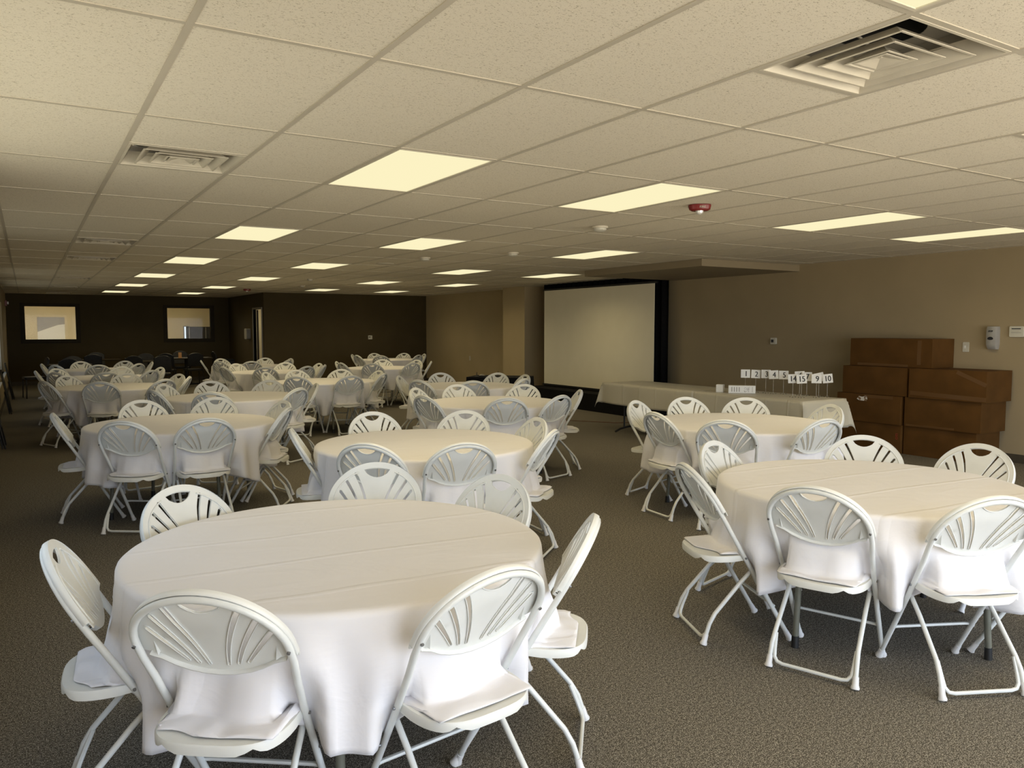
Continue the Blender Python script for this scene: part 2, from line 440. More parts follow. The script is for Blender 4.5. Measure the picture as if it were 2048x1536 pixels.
# windows: frame, sill, pane
wi = [0]
def win(kind, a, b, c, d, m_frame, pos):
    wi[0] += 1
    mb = MB(); fw = 0.05
    g = MB()
    if kind == 'left':
        x0, x1 = LEFT_X - .12, LEFT_X - .05
        mb.box(x0, x1, a, b, c, c + fw); mb.box(x0, x1, a, b, d - fw, d); mb.box(x0, x1, a, a + fw, c, d); mb.box(x0, x1, b - fw, b, c, d)
        mb.box(x0, x1, (a + b) / 2 - .02, (a + b) / 2 + .02, c, d)
        g.box(x0 + .03, x0 + .034, a + fw, b - fw, c + fw, d - fw)
        s = MB(); s.box(LEFT_X - .05, LEFT_X + .05, a - .04, b + .04, c - .03, c)
    elif kind == 'front':
        y0, y1 = FRONT_Y - .12, FRONT_Y - .05
        mb.box(a, b, y0, y1, c, c + fw); mb.box(a, b, y0, y1, d - fw, d); mb.box(a, a + fw, y0, y1, c, d); mb.box(b - fw, b, y0, y1, c, d)
        g.box(a + fw, b - fw, y0 + .03, y0 + .034, c + fw, d - fw)
        s = None
    else:
        fw = .11; y0, y1 = FAR_Y - .02, FAR_Y + .08
        mb.box(a - fw, b + fw, y0, y1, c - fw, c); mb.box(a - fw, b + fw, y0, y1, d, d + fw * .8); mb.box(a - fw, a, y0, y1, c, d); mb.box(b, b + fw, y0, y1, c, d)
        g.box(a, b, FAR_Y + .03, FAR_Y + .034, c, d)
        s = None
    f = struct(mb.build('window_%d' % wi[0], m_frame, bevel=0))
    g.build('window_pane', M[{'left': 'dimmed' if a > 6 else 'half_dimmed', 'front': 'glass', 'far': 'clear'}[kind]], f)
    if s: s.build('window_sill', M['sill'], f, bevel=.004)
for w_ in LEFT_WIN: win('left', *w_, M['sill'], None)
for w_ in FRONT_WIN: win('front', *w_, M['frame_brown'], None)
for w_ in FARWIN: win('far', *w_, M['frame_brown'], None)

# door in the short side wall
mb = MB(); a, b, c, d = DOOR
mb.box(5.32, 5.42, a - .05, a, 0, d + .05); mb.box(5.32, 5.42, b, b + .05, 0, d + .05); mb.box(5.32, 5.42, a, b, d, d + .05)
dr = struct(mb.build('door_1', M['galv']))
mb = MB(); mt = Matrix.Translation((5.43, b + .01, 0)) @ Matrix.Rotation(R(76), 4, 'Z')
mb.box(0, .86, -.045, 0, .01, d - .01, mt); mb.build('door_leaf', M['door_dark'], dr)

# ------------------------------------------------------------------ ceiling lights and vents
def light_at(c_, r_):
    return (TX0 + c_ * TW + TW / 2, TY0 + r_ * TL + TL / 2)
row_words = {-3: 'row cut off at top', 0: 'first full row', 3: 'second full row', 6: 'third full row', 9: 'fourth full row', 12: 'fifth full row', 15: 'farthest row'}
col_words = {0: 'leftmost line', 3: 'second line from left', 7: 'third line from left', 10: 'rightmost line'}
def make_light():
    t = empty('ceiling_light', 'x', 'ceiling light', (0, 0, CEIL), 0, 'ceiling light panels')
    w, h = TW - .024, TL - .024
    mb = MB()
    for (x0, x1, y0, y1) in ((-w / 2, w / 2, -h / 2, -h / 2 + .014), (-w / 2, w / 2, h / 2 - .014, h / 2), (-w / 2, -w / 2 + .014, -h / 2, h / 2), (w / 2 - .014, w / 2, -h / 2, h / 2)):
        mb.box(x0, x1, y0, y1, -.002, .03)
    mb.build('frame', M['vent'], t)
    mb = MB(); mb.box(-w / 2 + .01, w / 2 - .01, -h / 2 + .01, h / 2 - .01, .002, .008); mb
    mb.build('diffuser', M['panel'], t)
    ld = bpy.data.lights.new('led_panel', 'AREA'); ld.shape = 'RECTANGLE'; ld.size = w - .03; ld.size_y = h - .03
    ld.energy = PANEL_POWER; ld.color = (1.0, 0.80, 0.43); ld.spread = R(150)
    lo = bpy.data.objects.new('led_panel', ld); col.objects.link(lo); lo.parent = t; lo.location = (0, 0, -.003)
    return t
L0 = make_light()
for i, (c_, r_) in enumerate(LIGHTS):
    o = L0 if i == 0 else copy_tree(L0)
    x, y = light_at(c_, r_); o.location = (x, y, CEIL)
    o['label'] = 'lit rectangular ceiling panel, %s, %s' % (row_words[r_], col_words[c_])

def make_vent():
    t = empty('air_diffuser', 'x', 'ceiling vent', (0, 0, CEIL), 0, 'square ceiling air diffusers')
    h = TW / 2 - .013
    def ring(mb, a, za, b, zb):
        P = [[(s * q, u * q, z) for s, u in ((-1, -1), (1, -1), (1, 1), (-1, 1))] for q, z in ((a, za), (b, zb))]
        v = [[mb.bm.verts.new(p) for p in r_] for r_ in P]
        for i in range(4):
            j = (i + 1) % 4; mb.face([v[0][i], v[0][j], v[1][j], v[1][i]])
    mb = MB(); ring(mb, h, 0, h - .012, 0); ring(mb, h - .012, 0, h - .055, .07); mb.build('frame', M['vent'], t, recalc=False, solid=.002)
    for a in (.215, .148, .085):
        mb = MB(); ring(mb, a, -.003, a - .009, -.003); ring(mb, a - .009, -.003, a - .054, .036); mb.build('louver', M['vent'], t, recalc=False, solid=.002)
    mb = MB()
    mb.bm.verts.ensure_lookup_table()
    ring(mb, .064, -.002, .055, -.002); ring(mb, .055, -.002, .007, .014); ring(mb, .007, .014, .001, .010)
    mb.build('centre_plate', M['vent'], t, recalc=False, solid=.002)
    mb = MB(); ring(mb, h - .055, .07, h - .06, .10)
    N = 24; r0 = .145
    sq = []
    for k in range(N):
        a = 2 * PI * (k + .5) / N; c_, s_ = math.cos(a), math.sin(a); q = (h - .055) / max(abs(c_), abs(s_))
        sq.append((c_ * q, s_ * q))
    A = [mb.bm.verts.new((x, y, .10)) for x, y in sq]; B = [mb.bm.verts.new((r0 * math.cos(2 * PI * (k + .5) / N), r0 * math.sin(2 * PI * (k + .5) / N), .10)) for k in range(N)]
    for k in range(N): mb.face([A[k], A[(k + 1) % N], B[(k + 1) % N], B[k]])
    mb.build('pan', M['galv'], t, recalc=False, solid=.002)
    mb = MB()
    C_ = [[mb.bm.verts.new((r0 * math.cos(2 * PI * k / N), r0 * math.sin(2 * PI * k / N), z)) for k in range(N)] for z in (.10, .4)]
    for k in range(N): mb.face([C_[0][k], C_[0][(k + 1) % N], C_[1][(k + 1) % N], C_[1][k]], True)
    mb.face(C_[1]); mb.build('duct', M['duct'], t, recalc=False)
    mb = MB(); mb.tube([(-.16, 0, .07), (0, 0, .02), (.14, .07, .085)], .005, 6); mb.build('bracket', M['galv'], t)
    return t
V0 = make_vent()
vlab = ['square ceiling vent at left, nearest of the left-hand line', 'square ceiling vent, second in the left-hand line', 'square ceiling vent, third in the left-hand line',
        'square ceiling vent, fourth in the left-hand line', 'square ceiling vent, fifth in the left-hand line', 'square ceiling vent in front of the far brown wall',
        'large square ceiling vent at upper right, nearest the camera', 'square ceiling vent cut off by the right edge of the photo']
for i, (k, j, h) in enumerate(VENTS):
    o = V0 if i == 0 else copy_tree(V0)
    o.location = (TX0 + (k + .5) * TW, TY0 + (j + (.75 if h else .25)) * TL, CEIL)
    o['label'] = vlab[i]

# detectors, strobes and the flat speaker
def detector(name, label, x, y, r=.075, z=.05):
    t = empty(name, label, 'smoke detector', (x, y, CEIL), 0, 'ceiling detectors')
    mb = MB(); mb.lathe([(.001, 0), (r, 0), (r, -.014), (r * .93, -.018)][::-1] + [], 24); mb.build('base', M['vent'], t)
    mb = MB(); mb.lathe([(r * .8, -.016), (r * .78, -.035), (r * .45, -z), (.001, -z)], 24); mb.build('sensor', M['white_trim'], t)
    mb = MB(); mb.box(-.02, .02, -r * .74, -r * .60, -.036, -.030); mb.build('grille', M['dark_plastic'], t)
    return t
detector('smoke_detector', 'round ceiling detector nearest the red fire strobe', 4.56, 5.85)
detector('smoke_detector', 'dark-eyed ceiling detector between two light panels, right of centre', 5.19, 8.41)
detector('smoke_detector', 'ceiling detector above the middle of the room, left of the dark-eyed one', 4.56, 9.62)
detector('smoke_detector', 'small ceiling detector left of the fourth-row middle panel', 4.66, 14.95, .055, .04)
detector('smoke_detector', 'small ceiling detector in front of the brown wall, farthest away', 5.22, 17.3, .055, .04)
mb = MB(); mb.lathe([(.001, 0), (.13, 0), (.13, -.006), (.11, -.012), (.001, -.012)], 32)
o = mb.build('ceiling_speaker', M['vent']); o.location = (4.48, 10.81, CEIL); tag(o, 'flat round speaker cover on the ceiling', 'speaker')

def strobe(label, x, y, rz, wall=False):
    t = empty('fire_alarm_strobe', label, 'fire alarm', (x, y, CEIL), rz)
    pts = []
    for k in range(24):
        a = 2 * PI * k / 24; pts.append((.085 * math.copysign(abs(math.cos(a)) ** .8, math.cos(a)), .06 * math.copysign(abs(math.sin(a)) ** .8, math.sin(a))))
    mb = MB()
    rings = []
    for sc, z in ((1.0, -.001), (1.0, -.012), (.93, -.035), (.72, -.045)):
        rings.append([mb.bm.verts.new((px * sc, py * sc, z)) for px, py in pts])
    for i in range(3):
        for k in range(24): mb.face([rings[i][k], rings[i][(k + 1) % 24], rings[i + 1][(k + 1) % 24], rings[i + 1][k]], True)
    mb.face(rings[3]); mb.face(rings[0][::-1]); mb.build('housing', M['red'], t)
    mb = MB(); mb.lathe([(.03, -.044), (.028, -.06), (.015, -.07), (.001, -.072)], 16); mb.build('lens', M['lens'], t)
    mb = MB(); mt = Matrix.Translation((.022, -.0595, -.022)) @ Matrix.Rotation(R(90), 4, 'X') @ Matrix.Rotation(R(-10), 4, 'X')
    text_mesh(mb, 'FIRE', .014, mt, .003, 1.2, .012); mb.build('lettering', M['white_trim'], t, recalc=False)
    return t
strobe('red ceiling fire strobe reading FIRE with clear lens', 4.42, 4.44, R(-44))
strobe('small red fire strobe on the ceiling far away near the brown wall', 4.55, 19.55, R(-15))

# ------------------------------------------------------------------ fan-back folding chair
TH = math.atan2(.51, .86)
def fp(x, s, n=0.0):     # frame plane -> chair space (y back, seat faces -y)
    return Vector((x, -.25 + s * math.sin(TH) - n * math.cos(TH), s * math.cos(TH) + n * math.sin(TH)))
def inpoly(p, poly):
    x, y = p; c = False
    for i in range(len(poly)):
        x1, y1 = poly[i]; x2, y2 = poly[i - 1]
        if (y1 > y) != (y2 > y) and x < (x2 - x1) * (y - y1) / (y2 - y1) + x1: c = not c
    return c
def plate(mb, outline, holes, grid, fn, th):
    """flat plate with holes; fn(x, y, t) places it, t=0 front t=1 back"""
    pts = list(outline); edges = [(i, (i + 1) % len(outline)) for i in range(len(outline))]
    for h in holes:
        b0 = len(pts); pts += h; edges += [(b0 + i, b0 + (i + 1) % len(h)) for i in range(len(h))]
    for g in grid:
        if inpoly(g, outline) and not any(inpoly(g, h) for h in holes): pts.append(g)
    V, E, F, _, _, _ = geometry.delaunay_2d_cdt([Vector(p) for p in pts], edges, [], 0, 1e-5)
    keep = []
    for f in F:
        cx = sum(V[i][0] for i in f) / len(f); cy = sum(V[i][1] for i in f) / len(f)
        if inpoly((cx, cy), outline) and not any(inpoly((cx, cy), h) for h in holes): keep.append(f)
    a = [mb.bm.verts.new(fn(v[0], v[1], 0)) for v in V]; b = [mb.bm.verts.new(fn(v[0], v[1], 1)) for v in V]
    cnt = {}
    for f in keep:
        mb.face([a[i] for i in f], True); mb.face([b[i] for i in reversed(f)], True)
        for i in range(len(f)):
            e_ = (f[i], f[(i + 1) % len(f)]); cnt[e_] = 1
    for (i, j) in list(cnt):
        if (j, i) not in cnt: mb.face([a[j], a[i], b[i], b[j]])
    loose = [v for v in mb.bm.verts if not v.link_faces]
    bmesh.ops.delete(mb.bm, geom=loose, context='VERTS')

def bez(p0, p1, p2, n):
    return [((1 - t) ** 2 * p0[0] + 2 * t * (1 - t) * p1[0] + t * t * p2[0], (1 - t) ** 2 * p0[1] + 2 * t * (1 - t) * p1[1] + t * t * p2[1]) for t in [i / n for i in range(n + 1)]]
def slot(p0, p1, p2, w0, w1, n=8):
    c = bez(p0, p1, p2, n); L_, R_ = [], []
    for i, (x, y) in enumerate(c):
        a_ = c[max(0, i - 1)]; b_ = c[min(n, i + 1)]; dx, dy = b_[0] - a_[0], b_[1] - a_[1]; q = math.hypot(dx, dy)
        w = w0 + (w1 - w0) * i / n; L_.append((x - dy / q * w, y + dx / q * w)); R_.append((x + dy / q * w, y - dx / q * w))
    d0 = (c[0][0] - c[1][0], c[0][1] - c[1][1]); q = math.hypot(*d0); cap0 = (c[0][0] + d0[0] / q * w0, c[0][1] + d0[1] / q * w0)
    d1 = (c[-1][0] - c[-2][0], c[-1][1] - c[-2][1]); q = math.hypot(*d1); cap1 = (c[-1][0] + d1[0] / q * w1, c[-1][1] + d1[1] / q * w1)
    return L_ + [cap1] + R_[::-1] + [cap0]

def build_chair():
    t = empty('folding_chair', 'x', 'chair')
    # --- backrest panel
    arch = [(.234 * math.cos(a), .80 + .212 * math.sin(a)) for a in [PI * k / 40 for k in range(41)]]
    left = [(-.236, .775), (-.232, .752), (-.200, .748)]
    bottom = [(-.165, .738), (-.13, .717), (-.09, .701), (-.045, .691), (0, .688), (.045, .691), (.09, .701), (.13, .717), (.165, .738)]
    outline = arch + left + bottom + [(.200, .748), (.232, .752), (.236, .775)]
    holes = []
    for s in (1, -1):
        for (a_, c_, b_) in (((.108, .950), (.048, .84), (.028, .722)), ((.150, .912), (.085, .81), (.058, .726)), ((.178, .858), (.125, .79), (.088, .733))):
            holes.append(slot((a_[0] * s, a_[1]), (c_[0] * s, c_[1]), (b_[0] * s, b_[1]), .0085, .0045))
    top = [(x, .80 + .182 * math.sqrt(1 - (x / .205) ** 2)) for x in [-.066 + .132 * k / 8 for k in range(9)]]
    low = bez((.070, .968), (0, .898), (-.070, .968), 8)[1:-1]
    holes.append(top + low)
    grid = [(x * .02 - .24, .68 + y * .02) for x in range(25) for y in range(18)]
    def fn(x, s, tt):
        bulge = .016 * max(0, 1 - (x / .225) ** 2) * max(0, min(1, (1.0 - s) / .10))
        return fp(x, s, .024 - bulge - (.004 * tt))
    mb = MB(); mb.use(M['plastic_f'])
    plate(mb, outline, holes, grid, fn, .004)
    for h in holes:     # raised lip round each opening on the rear side
        mb.tube([fn(x, s, 1.6) for x, s in h], .0022, 4, closed=True)
    for s in (1, -1):   # raised line inside the rim on the sitter's side
        mb.tube([fn(s * .207 * math.cos(a_), .80 + .176 * math.sin(a_), -.35) for a_ in [R(-14 + 78 * k / 16) for k in range(17)]], .0035, 6)
    # outer rim wrapping back over the tube, and bottom ledge
    rim = [(-.236, .775)] + [(x, s) for x, s in arch[::-1]] + [(.236, .775)]
    def rimfn(x, s, k, n):
        cx, cs = 0, .80; f_ = 1 - k * .018; return fp(x * f_, cs + (s - cs) * f_, n)
    r0 = [mb.bm.verts.new(rimfn(x, s, 0, .024)) for x, s in rim]; r1 = [mb.bm.verts.new(rimfn(x, s, -.35, .016)) for x, s in rim]
    r2 = [mb.bm.verts.new(rimfn(x, s, -.35, .003)) for x, s in rim]; r3 = [mb.bm.verts.new(rimfn(x, s, .5, .003)) for x, s in rim]
    for i in range(len(rim) - 1):
        for p, q in ((r0, r1), (r1, r2), (r2, r3)): mb.face([p[i], p[i + 1], q[i + 1], q[i]], True)
    led = [(-.200, .748)] + bottom + [(.200, .748)]
    b0 = [mb.bm.verts.new(fn(x, s, .3)) for x, s in led]; b1 = [mb.bm.verts.new(fn(x, s, .3) - fp(0, 0, .017) + fp(0, 0, 0)) for x, s in led]
    b2 = [mb.bm.verts.new(fn(x, s + .004, .3) - fp(0, 0, .017) + fp(0, 0, 0)) for x, s in led]; b3 = [mb.bm.verts.new(fn(x, s + .004, 1)) for x, s in led]
    for i in range(len(led) - 1):
        for p, q in ((b0, b1), (b1, b2), (b2, b3)): mb.face([p[i], p[i + 1], q[i + 1], q[i]], True)
    for s in (1, -1):   # small gusset
        v = [mb.bm.verts.new(p) for p in (fn(s * .178, .80, 1), fn(s * .172, .752, 1), fn(s * .172, .752, 1) - fp(0, 0, .014) + fp(0, 0, 0), fn(s * .184, .752, 1))]
        mb.face([v[0], v[1], v[2]]); mb.face([v[0], v[2], v[3]])
    mb.build('backrest', None, t, recalc=False)
    # --- seat
    def seat_out(sc=1.0):
        P = []
        for k in range(48):
            a = 2 * PI * k / 48; c_, s_ = math.cos(a), math.sin(a)
            w = .196 if s_ >= 0 else .186; d_ = .215 if s_ >= 0 else .19
            ex = .62
            P.append((sc * w * math.copysign(abs(c_) ** ex, c_), .005 + sc * d_ * math.copysign(abs(s_) ** ex, s_)))
        return P
    so = seat_out()
    holes = [slot((x, y), (x, y + .008), (x, y + .016), .002, .002, 2) for x in (-.03, 0.0, .03) for y in (.10, .128)]
    def sf(x, y, tt):
        rr = min(1, (x / .19) ** 2 + ((y) / .21) ** 2)
        return Vector((x, y, .440 + .008 * rr * rr - .02 * (y / .2) * .4 - .004 * tt))
    mb = MB(); mb.use(M['plastic_f'])
    plate(mb, so, holes, [(x * .035 - .2, y * .035 - .2) for x in range(13) for y in range(13)], sf, .004)
    o1 = seat_out(1.018)
    ra_, rb_, rc_ = [], [], []
    for k, (x, y) in enumerate(so):
        a = 2 * PI * k / 48
        dz = .026
        if y > .05: dz = .030 - .017 * math.exp(-((abs(x) - .125) / .018) ** 2)
        p = sf(x, y, 0); x2, y2 = o1[k]
        ra_.append(mb.bm.verts.new(p)); rb_.append(mb.bm.verts.new((x2, y2, p.z - .006))); rc_.append(mb.bm.verts.new((x2, y2, p.z - dz)))
    for k in range(48):
        j = (k + 1) % 48
        mb.face([ra_[k], ra_[j], rb_[j], rb_[k]], True); mb.face([rb_[k], rb_[j], rc_[j], rc_[k]], True)
    mb.build('seat', None, t, recalc=False)
    # --- front frame: arch plus front legs
    path = [fp(-.196, .03)] + [fp(-.200, .25)] + [fp(-.206, .5), fp(-.214, .66), fp(-.2215, .74)]
    path += [fp(.222 * math.cos(a), .80 + .197 * math.sin(a)) for a in [PI - PI * k / 24 for k in range(25)]]
    path += [fp(.2215, .74), fp(.214, .66), fp(.206, .5), fp(.200, .25), fp(.196, .03)]
    mb = MB(); mb.use(M['white_metal']); mb.tube(path, .0115, 10)
    mb.use(M['rivet'])
    for s in (1, -1):
        for (sx_, ss, nn_, dx) in ((.2225, .803, -.0125, 0), (.2065, .508, 0, .0125), (.205, .33, 0, .0125)):
            c0 = fp(s * sx_, ss, nn_) + Vector((s * dx, 0, 0)); ax = (fp(0, 0, -.003) - fp(0, 0, 0)) if dx == 0 else Vector((s * .003, 0, 0))
            mb.tube([c0 - ax, c0 + ax], .0055, 8)
    mb.build('front_frame', None, t)
    # --- rear frame: under-seat tube and rear legs, lower U bar
    mb = MB()
    def rl(s): return [Vector((s * .190, .205, .03)), Vector((s * .188, .180, .105)), Vector((s * .184, .150, .155)), Vector((s * .178, .02, .30)), Vector((s * .176, -.085, .405))]
    Lp = rl(-1); Rp = rl(1)
    mb.tube(Lp + [Vector((-.165, -.10, .418)), Vector((.165, -.10, .418))] + Rp[::-1], .0105, 10)
    def ub(s): return [Vector((s * .178, .150, .150)), Vector((s * .174, .178, .085)), Vector((s * .170, .192, .05)), Vector((s * .155, .200, .032)), Vector((s * .13, .203, .027))]
    mb.tube(ub(-1) + ub(1)[::-1], .0085, 8)
    mb.build('rear_frame', M['white_metal'], t)
    mb = MB(); mb.tube([fp(-.194, .205, .010), fp(-.165, .205, .012), fp(.165, .205, .012), fp(.194, .205, .010)], .0095, 8, flat=.75); mb.build('stretcher', M['white_metal'], t)
    for s in (1, -1):
        for top_, bot in ((fp(s * .1965, .055), fp(s * .1955, .006)), (Vector((s * .1895, .197, .055)), Vector((s * .191, .212, .004)))):
            mb = MB(); mid = bot + (top_ - bot) * .35
            mb.tube([top_, mid, bot + (top_ - bot) * .12, bot], .015, 10, radii=[.013, .0145, .019, .0175]); mb.build('foot_cap', M['cap'], t)
    return t
CH0 = build_chair()

# ------------------------------------------------------------------ round tables, cloths, chairs
# name: centre x, y, [(distance, bearing) of each chair]
TABLES = {
'T1': (1.00, 2.89, [(0.93, 121), (1.04, 60), (0.94, 16), (0.99, -39), (0.995, -81.6), (0.979, -132, 5), (0.98, 179, -5)]),
'T2': (3.79, 2.53, [(0.99, 36), (1.06, -2), (0.95, 105), (1.04, 157), (0.95, -160), (0.96, -115), (1.0, -62)]),
'T3': (2.42, 5.13, [(1.01, 91), (1.0, 44), (0.95, -5), (0.98, -50), (0.99, -101), (0.98, -137), (0.94, 164)]),
'T4': (1.13, 7.33, [(1.01, 103), (1.04, 63), (0.98, 11), (0.94, -31), (1.0, -124), (0.97, -88), (0.99, 176)]),
'T5': (5.30, 4.79, [(1.06, 73), (1.02, 39), (0.96, -16), (0.98, -97), (1.03, -144), (0.93, 174), (1.06, 111)]),
'T6': (4.42, 7.58, [(1.0, 128), (1.0, -168), (1.0, 87), (1.0, 36), (1.0, -74), (1.0, -27), (1.0, -112)]),
'T7': (5.36, 10.00, [(1.0, 141), (1.0, -158), (1.0, 85), (1.0, 30), (1.0, -6), (1.0, -62), (1.0, -112)]),
'T8': (2.11, 9.86, [(1.0, 95), (1.0, 50), (1.0, 136), (1.0, -162), (1.0, -116), (1.0, -55), (1.0, -10)]),
'T9': (1.05, 12.42, [(1.0, 127), (1.0, 76), (1.0, -155), (1.0, -106), (1.0, -57), (1.0, 23), (1.0, -20)]),
'T10': (3.94, 12.00, [(1.0, 140), (1.0, -132), (1.0, -85), (1.0, -42), (1.0, 8), (1.0, 55), (1.0, 100)]),
'T11': (3.95, 15.10, [(1.0, -165), (1.0, 120), (1.0, 60), (1.0, 10), (1.0, -28), (1.0, -66), (1.0, -112)]),
'T12': (4.17, 17.90, [(1.0, 172), (1.0, 116), (1.0, -140), (1.0, -100), (1.0, 55), (1.0, -47), (1.0, 8)]),
'T13': (6.34, 15.42, [(1.0, -126), (1.0, -76), (1.0, -25), (1.0, 20), (1.0, 69), (1.0, 150), (1.0, -172)]),
'T14': (8.20, 19.57, [(1.0, 149), (1.0, -170), (1.0, 92), (1.0, 42), (1.0, -8), (1.0, -61), (1.0, -125)]),
'T15': (1.08, 14.90, [(1.0, -138), (1.0, -92), (1.0, 176), (1.0, 134), (1.0, -48), (1.0, 18), (1.0, 68)]),
'T16': (1.20, 17.75, [(1.0, 172), (1.0, -142), (1.0, 106), (1.0, 55), (1.0, 0), (1.0, -48), (1.0, -94)]),
}
TNAME = {
'T1': 'nearest left table', 'T2': 'nearest right table', 'T3': 'nearest table of the centre line', 'T4': 'second table of left row',
'T5': 'table before the long table', 'T6': 'middle table of the centre line', 'T7': 'farthest table of the centre line', 'T8': 'table between left row and centre line',
'T9': 'third table of left row', 'T10': 'mid-room table below nearest middle panel', 'T11': 'table second from the doorway', 'T12': 'table nearest the doorway',
'T13': 'second farthest table before the alcove', 'T14': 'farthest table in the alcove', 'T15': 'fourth table of left row', 'T16': 'farthest table of left row'}
TNAME['T10'] = 'mid-room table left of the centre line'
# where the four table legs stand (bearing of the first leg)
LEGROT = {'T1': 70, 'T2': 4, 'T4': 17, 'T5': 133}

def smooth(a, b, x):
    t = max(0.0, min(1.0, (x - a) / (b - a))); return t * t * (3 - 2 * t)
TR = 0.762; TZ = 0.742
def make_table():
    t = empty('round_table', 'x', 'table')
    mb = MB(); mb.lathe([(.001, TZ - .03), (TR - .012, TZ - .03), (TR - .004, TZ - .022), (TR - .004, TZ - .006), (TR - .012, TZ), (.001, TZ)], 64); mb.build('tabletop', M['laminate'], t)
    for k in range(4):
        a = PI / 2 * k
        x, y = .62 * math.cos(a), .62 * math.sin(a)
        mb = MB(); mb.tube([(x * .93, y * .93, TZ - .03), (x, y, .055)], .015, 12); lg = mb.build('leg', M['leg_grey'], t)
        mb = MB(); mb.tube([(x, y, .058), (x * 1.003, y * 1.003, .0)], .018, 12, radii=[.017, .0185]); mb.build('foot_cap', M['black_rubber'], lg)
    mb = MB()
    for s in (1, -1):
        mb.tube([(.577 * s, -.01, TZ - .06), (.577 * s * .1, .577 * s * .9, TZ - .06)], .012, 8)
    mb.build('leg_brace', M['leg_grey'], t)
    return t
TB0 = make_table()

def cloth(cx, cy, chairs, seed):
    rnd = random.Random(seed)
    N = 300
    ph = [rnd.uniform(0, 2 * PI) for _ in range(8)]
    rings_top = [0.0, .2, .4, .55, .65, .71, .745, .762, .770]
    S = [.006, .016, .03, .06, .10, .14, .18, .22, .26, .285, .30, .32, .34, .36, .385, .41, .43]
    mb = MB(); bm = mb.bm
    cen = bm.verts.new((0, 0, TZ + .004))
    rows = []
    zt = TZ + .004
    R0 = .770
    offs = [rnd.uniform(-.025, .03) for _ in chairs]
    hemv = [rnd.uniform(-.03, .03) for _ in chairs]
    for r_ in rings_top[1:]:
        row = []
        for i in range(N):
            a = 2 * PI * i / N
            z = zt - (0 if r_ < .75 else (.001 if r_ < .765 else .004))
            z += .0012 * math.sin(5 * a + ph[0] + r_ * 9) * (r_ < .74) * r_
            row.append(bm.verts.new((r_ * math.cos(a), r_ * math.sin(a), z)))
        rows.append(row)
    for s in S:
        row = []
        for i in range(N):
            a = 2 * PI * i / N
            f = smooth(0, .25, s)
            fold = (.55 * math.sin(13 * a + ph[1] + .8 * math.sin(3 * a + ph[2])) + .45 * math.sin(23 * a + ph[3] + math.sin(5 * a + ph[4])))
            # free-hanging profile
            L_ = s * (1 + .10 * math.sin(4 * a + ph[5]) + .04 * math.sin(9 * a + ph[6]))
            L_ *= 1.0
            fine = (math.sin(37 * a + ph[4] + 2 * math.sin(7 * a)) * .55 + math.sin(61 * a + ph[5] + s * 14) * .3 + math.sin(29 * a + ph[6] - s * 22) * .4) * (.6 + .4 * math.sin(3 * a + ph[3]))
            rh = R0 + .008 + .045 * s / .4 + .034 * fold * f + .006 * fine * f
            zh = zt - .006 - L_ * .985
            # chairs near this bearing
            r_, z = rh, zh
            for ci, cc_ in sorted(enumerate(chairs), key=lambda q: abs((a - R(q[1][1]) + PI) % (2 * PI) - PI))[:1]:
                cr_, cb = cc_[:2]; ax_ = R(cb + (cc_[2] if len(cc_) > 2 else 0)); b_ = R(cb)
                da = (a - b_ + PI) % (2 * PI) - PI
                if abs(da) > .6: break
                ox_, oy_ = cr_ * math.cos(b_) - .26 * math.cos(ax_), cr_ * math.sin(b_) - .26 * math.sin(ax_)
                def loc(rr_):
                    px_, py_ = rr_ * math.cos(a) - ox_, rr_ * math.sin(a) - oy_
                    return px_ * math.sin(ax_) - py_ * math.cos(ax_), px_ * math.cos(ax_) + py_ * math.sin(ax_)
                def rmax(yl):
                    return (yl + ox_ * math.cos(ax_) + oy_ * math.sin(ax_)) / math.cos(a - ax_)
                lx, _ly = loc(.80); xl = abs(lx)
                w1 = smooth(.225, .165, xl); w2 = smooth(.30, .235, xl)
                # lying on the seat
                s1 = zt - .006 - .452
                if s < s1:
                    rs = R0 + .006 + .030 * s / s1 + .018 * fold * f + .007 * fine * f + .02 * smooth(.14, s1, s); zs = zt - .006 - s
                else:
                    e_ = (s - s1)
                    rs = R0 + .056 + .018 * fold + e_ * (.80 + hemv[ci] * 5 + .28 * math.sin(13 * a + ph[7]))
                    rs = min(rs, rmax(.185))
                    for _ in range(12):
                        if abs(loc(rs)[0]) > .178 and rs > R0 + .056: rs -= .012
                    qx, qy = loc(rs)
                    rr2 = min(1, (qx / .19) ** 2 + (qy / .21) ** 2)
                    zs = .440 + .008 * rr2 * rr2 - .04 * qy + .005 + (.010 * smooth(.0, .03, e_) * smooth(.15, .08, e_) * (1 + math.sin(fold * 3 + a * 9)) * .5) + .008 * smooth(.03, .0, e_)
                if w2 > 0 and zh < .66:      # behind the chair legs
                    lim = max(rmax(-.25 + .593 * max(zh, .05) - .024), .58)
                    rh = rh + (min(rh, lim) - rh) * w2
                r_ = rh + (rs - rh) * w1; z = zh + (zs - zh) * w1
                wq = smooth(.28, .24, xl) * smooth(.565, .60, z)
                if wq > 0:
                    lim = rmax(-.25 + .593 * z - .036); r_ = r_ + (min(r_, lim) - r_) * wq
                wp = smooth(.145, .172, xl) * smooth(.29, .245, xl)
                if wp > 0 and .455 < z < .66:
                    lim = rmax(-.25 + .593 * z - .022); r_ = r_ + (min(r_, lim) - r_) * wp
                break
            row.append(bm.verts.new((r_ * math.cos(a), r_ * math.sin(a), z)))
        rows.append(row)
    for i in range(N): mb.face([cen, rows[0][i], rows[0][(i + 1) % N]], True)
    for k in range(len(rows) - 1):
        a_, b_ = rows[k], rows[k + 1]
        for i in range(N): mb.face([a_[i], b_[i], b_[(i + 1) % N], a_[(i + 1) % N]], True)
    o = mb.build('tablecloth', M['cloth'], recalc=False)
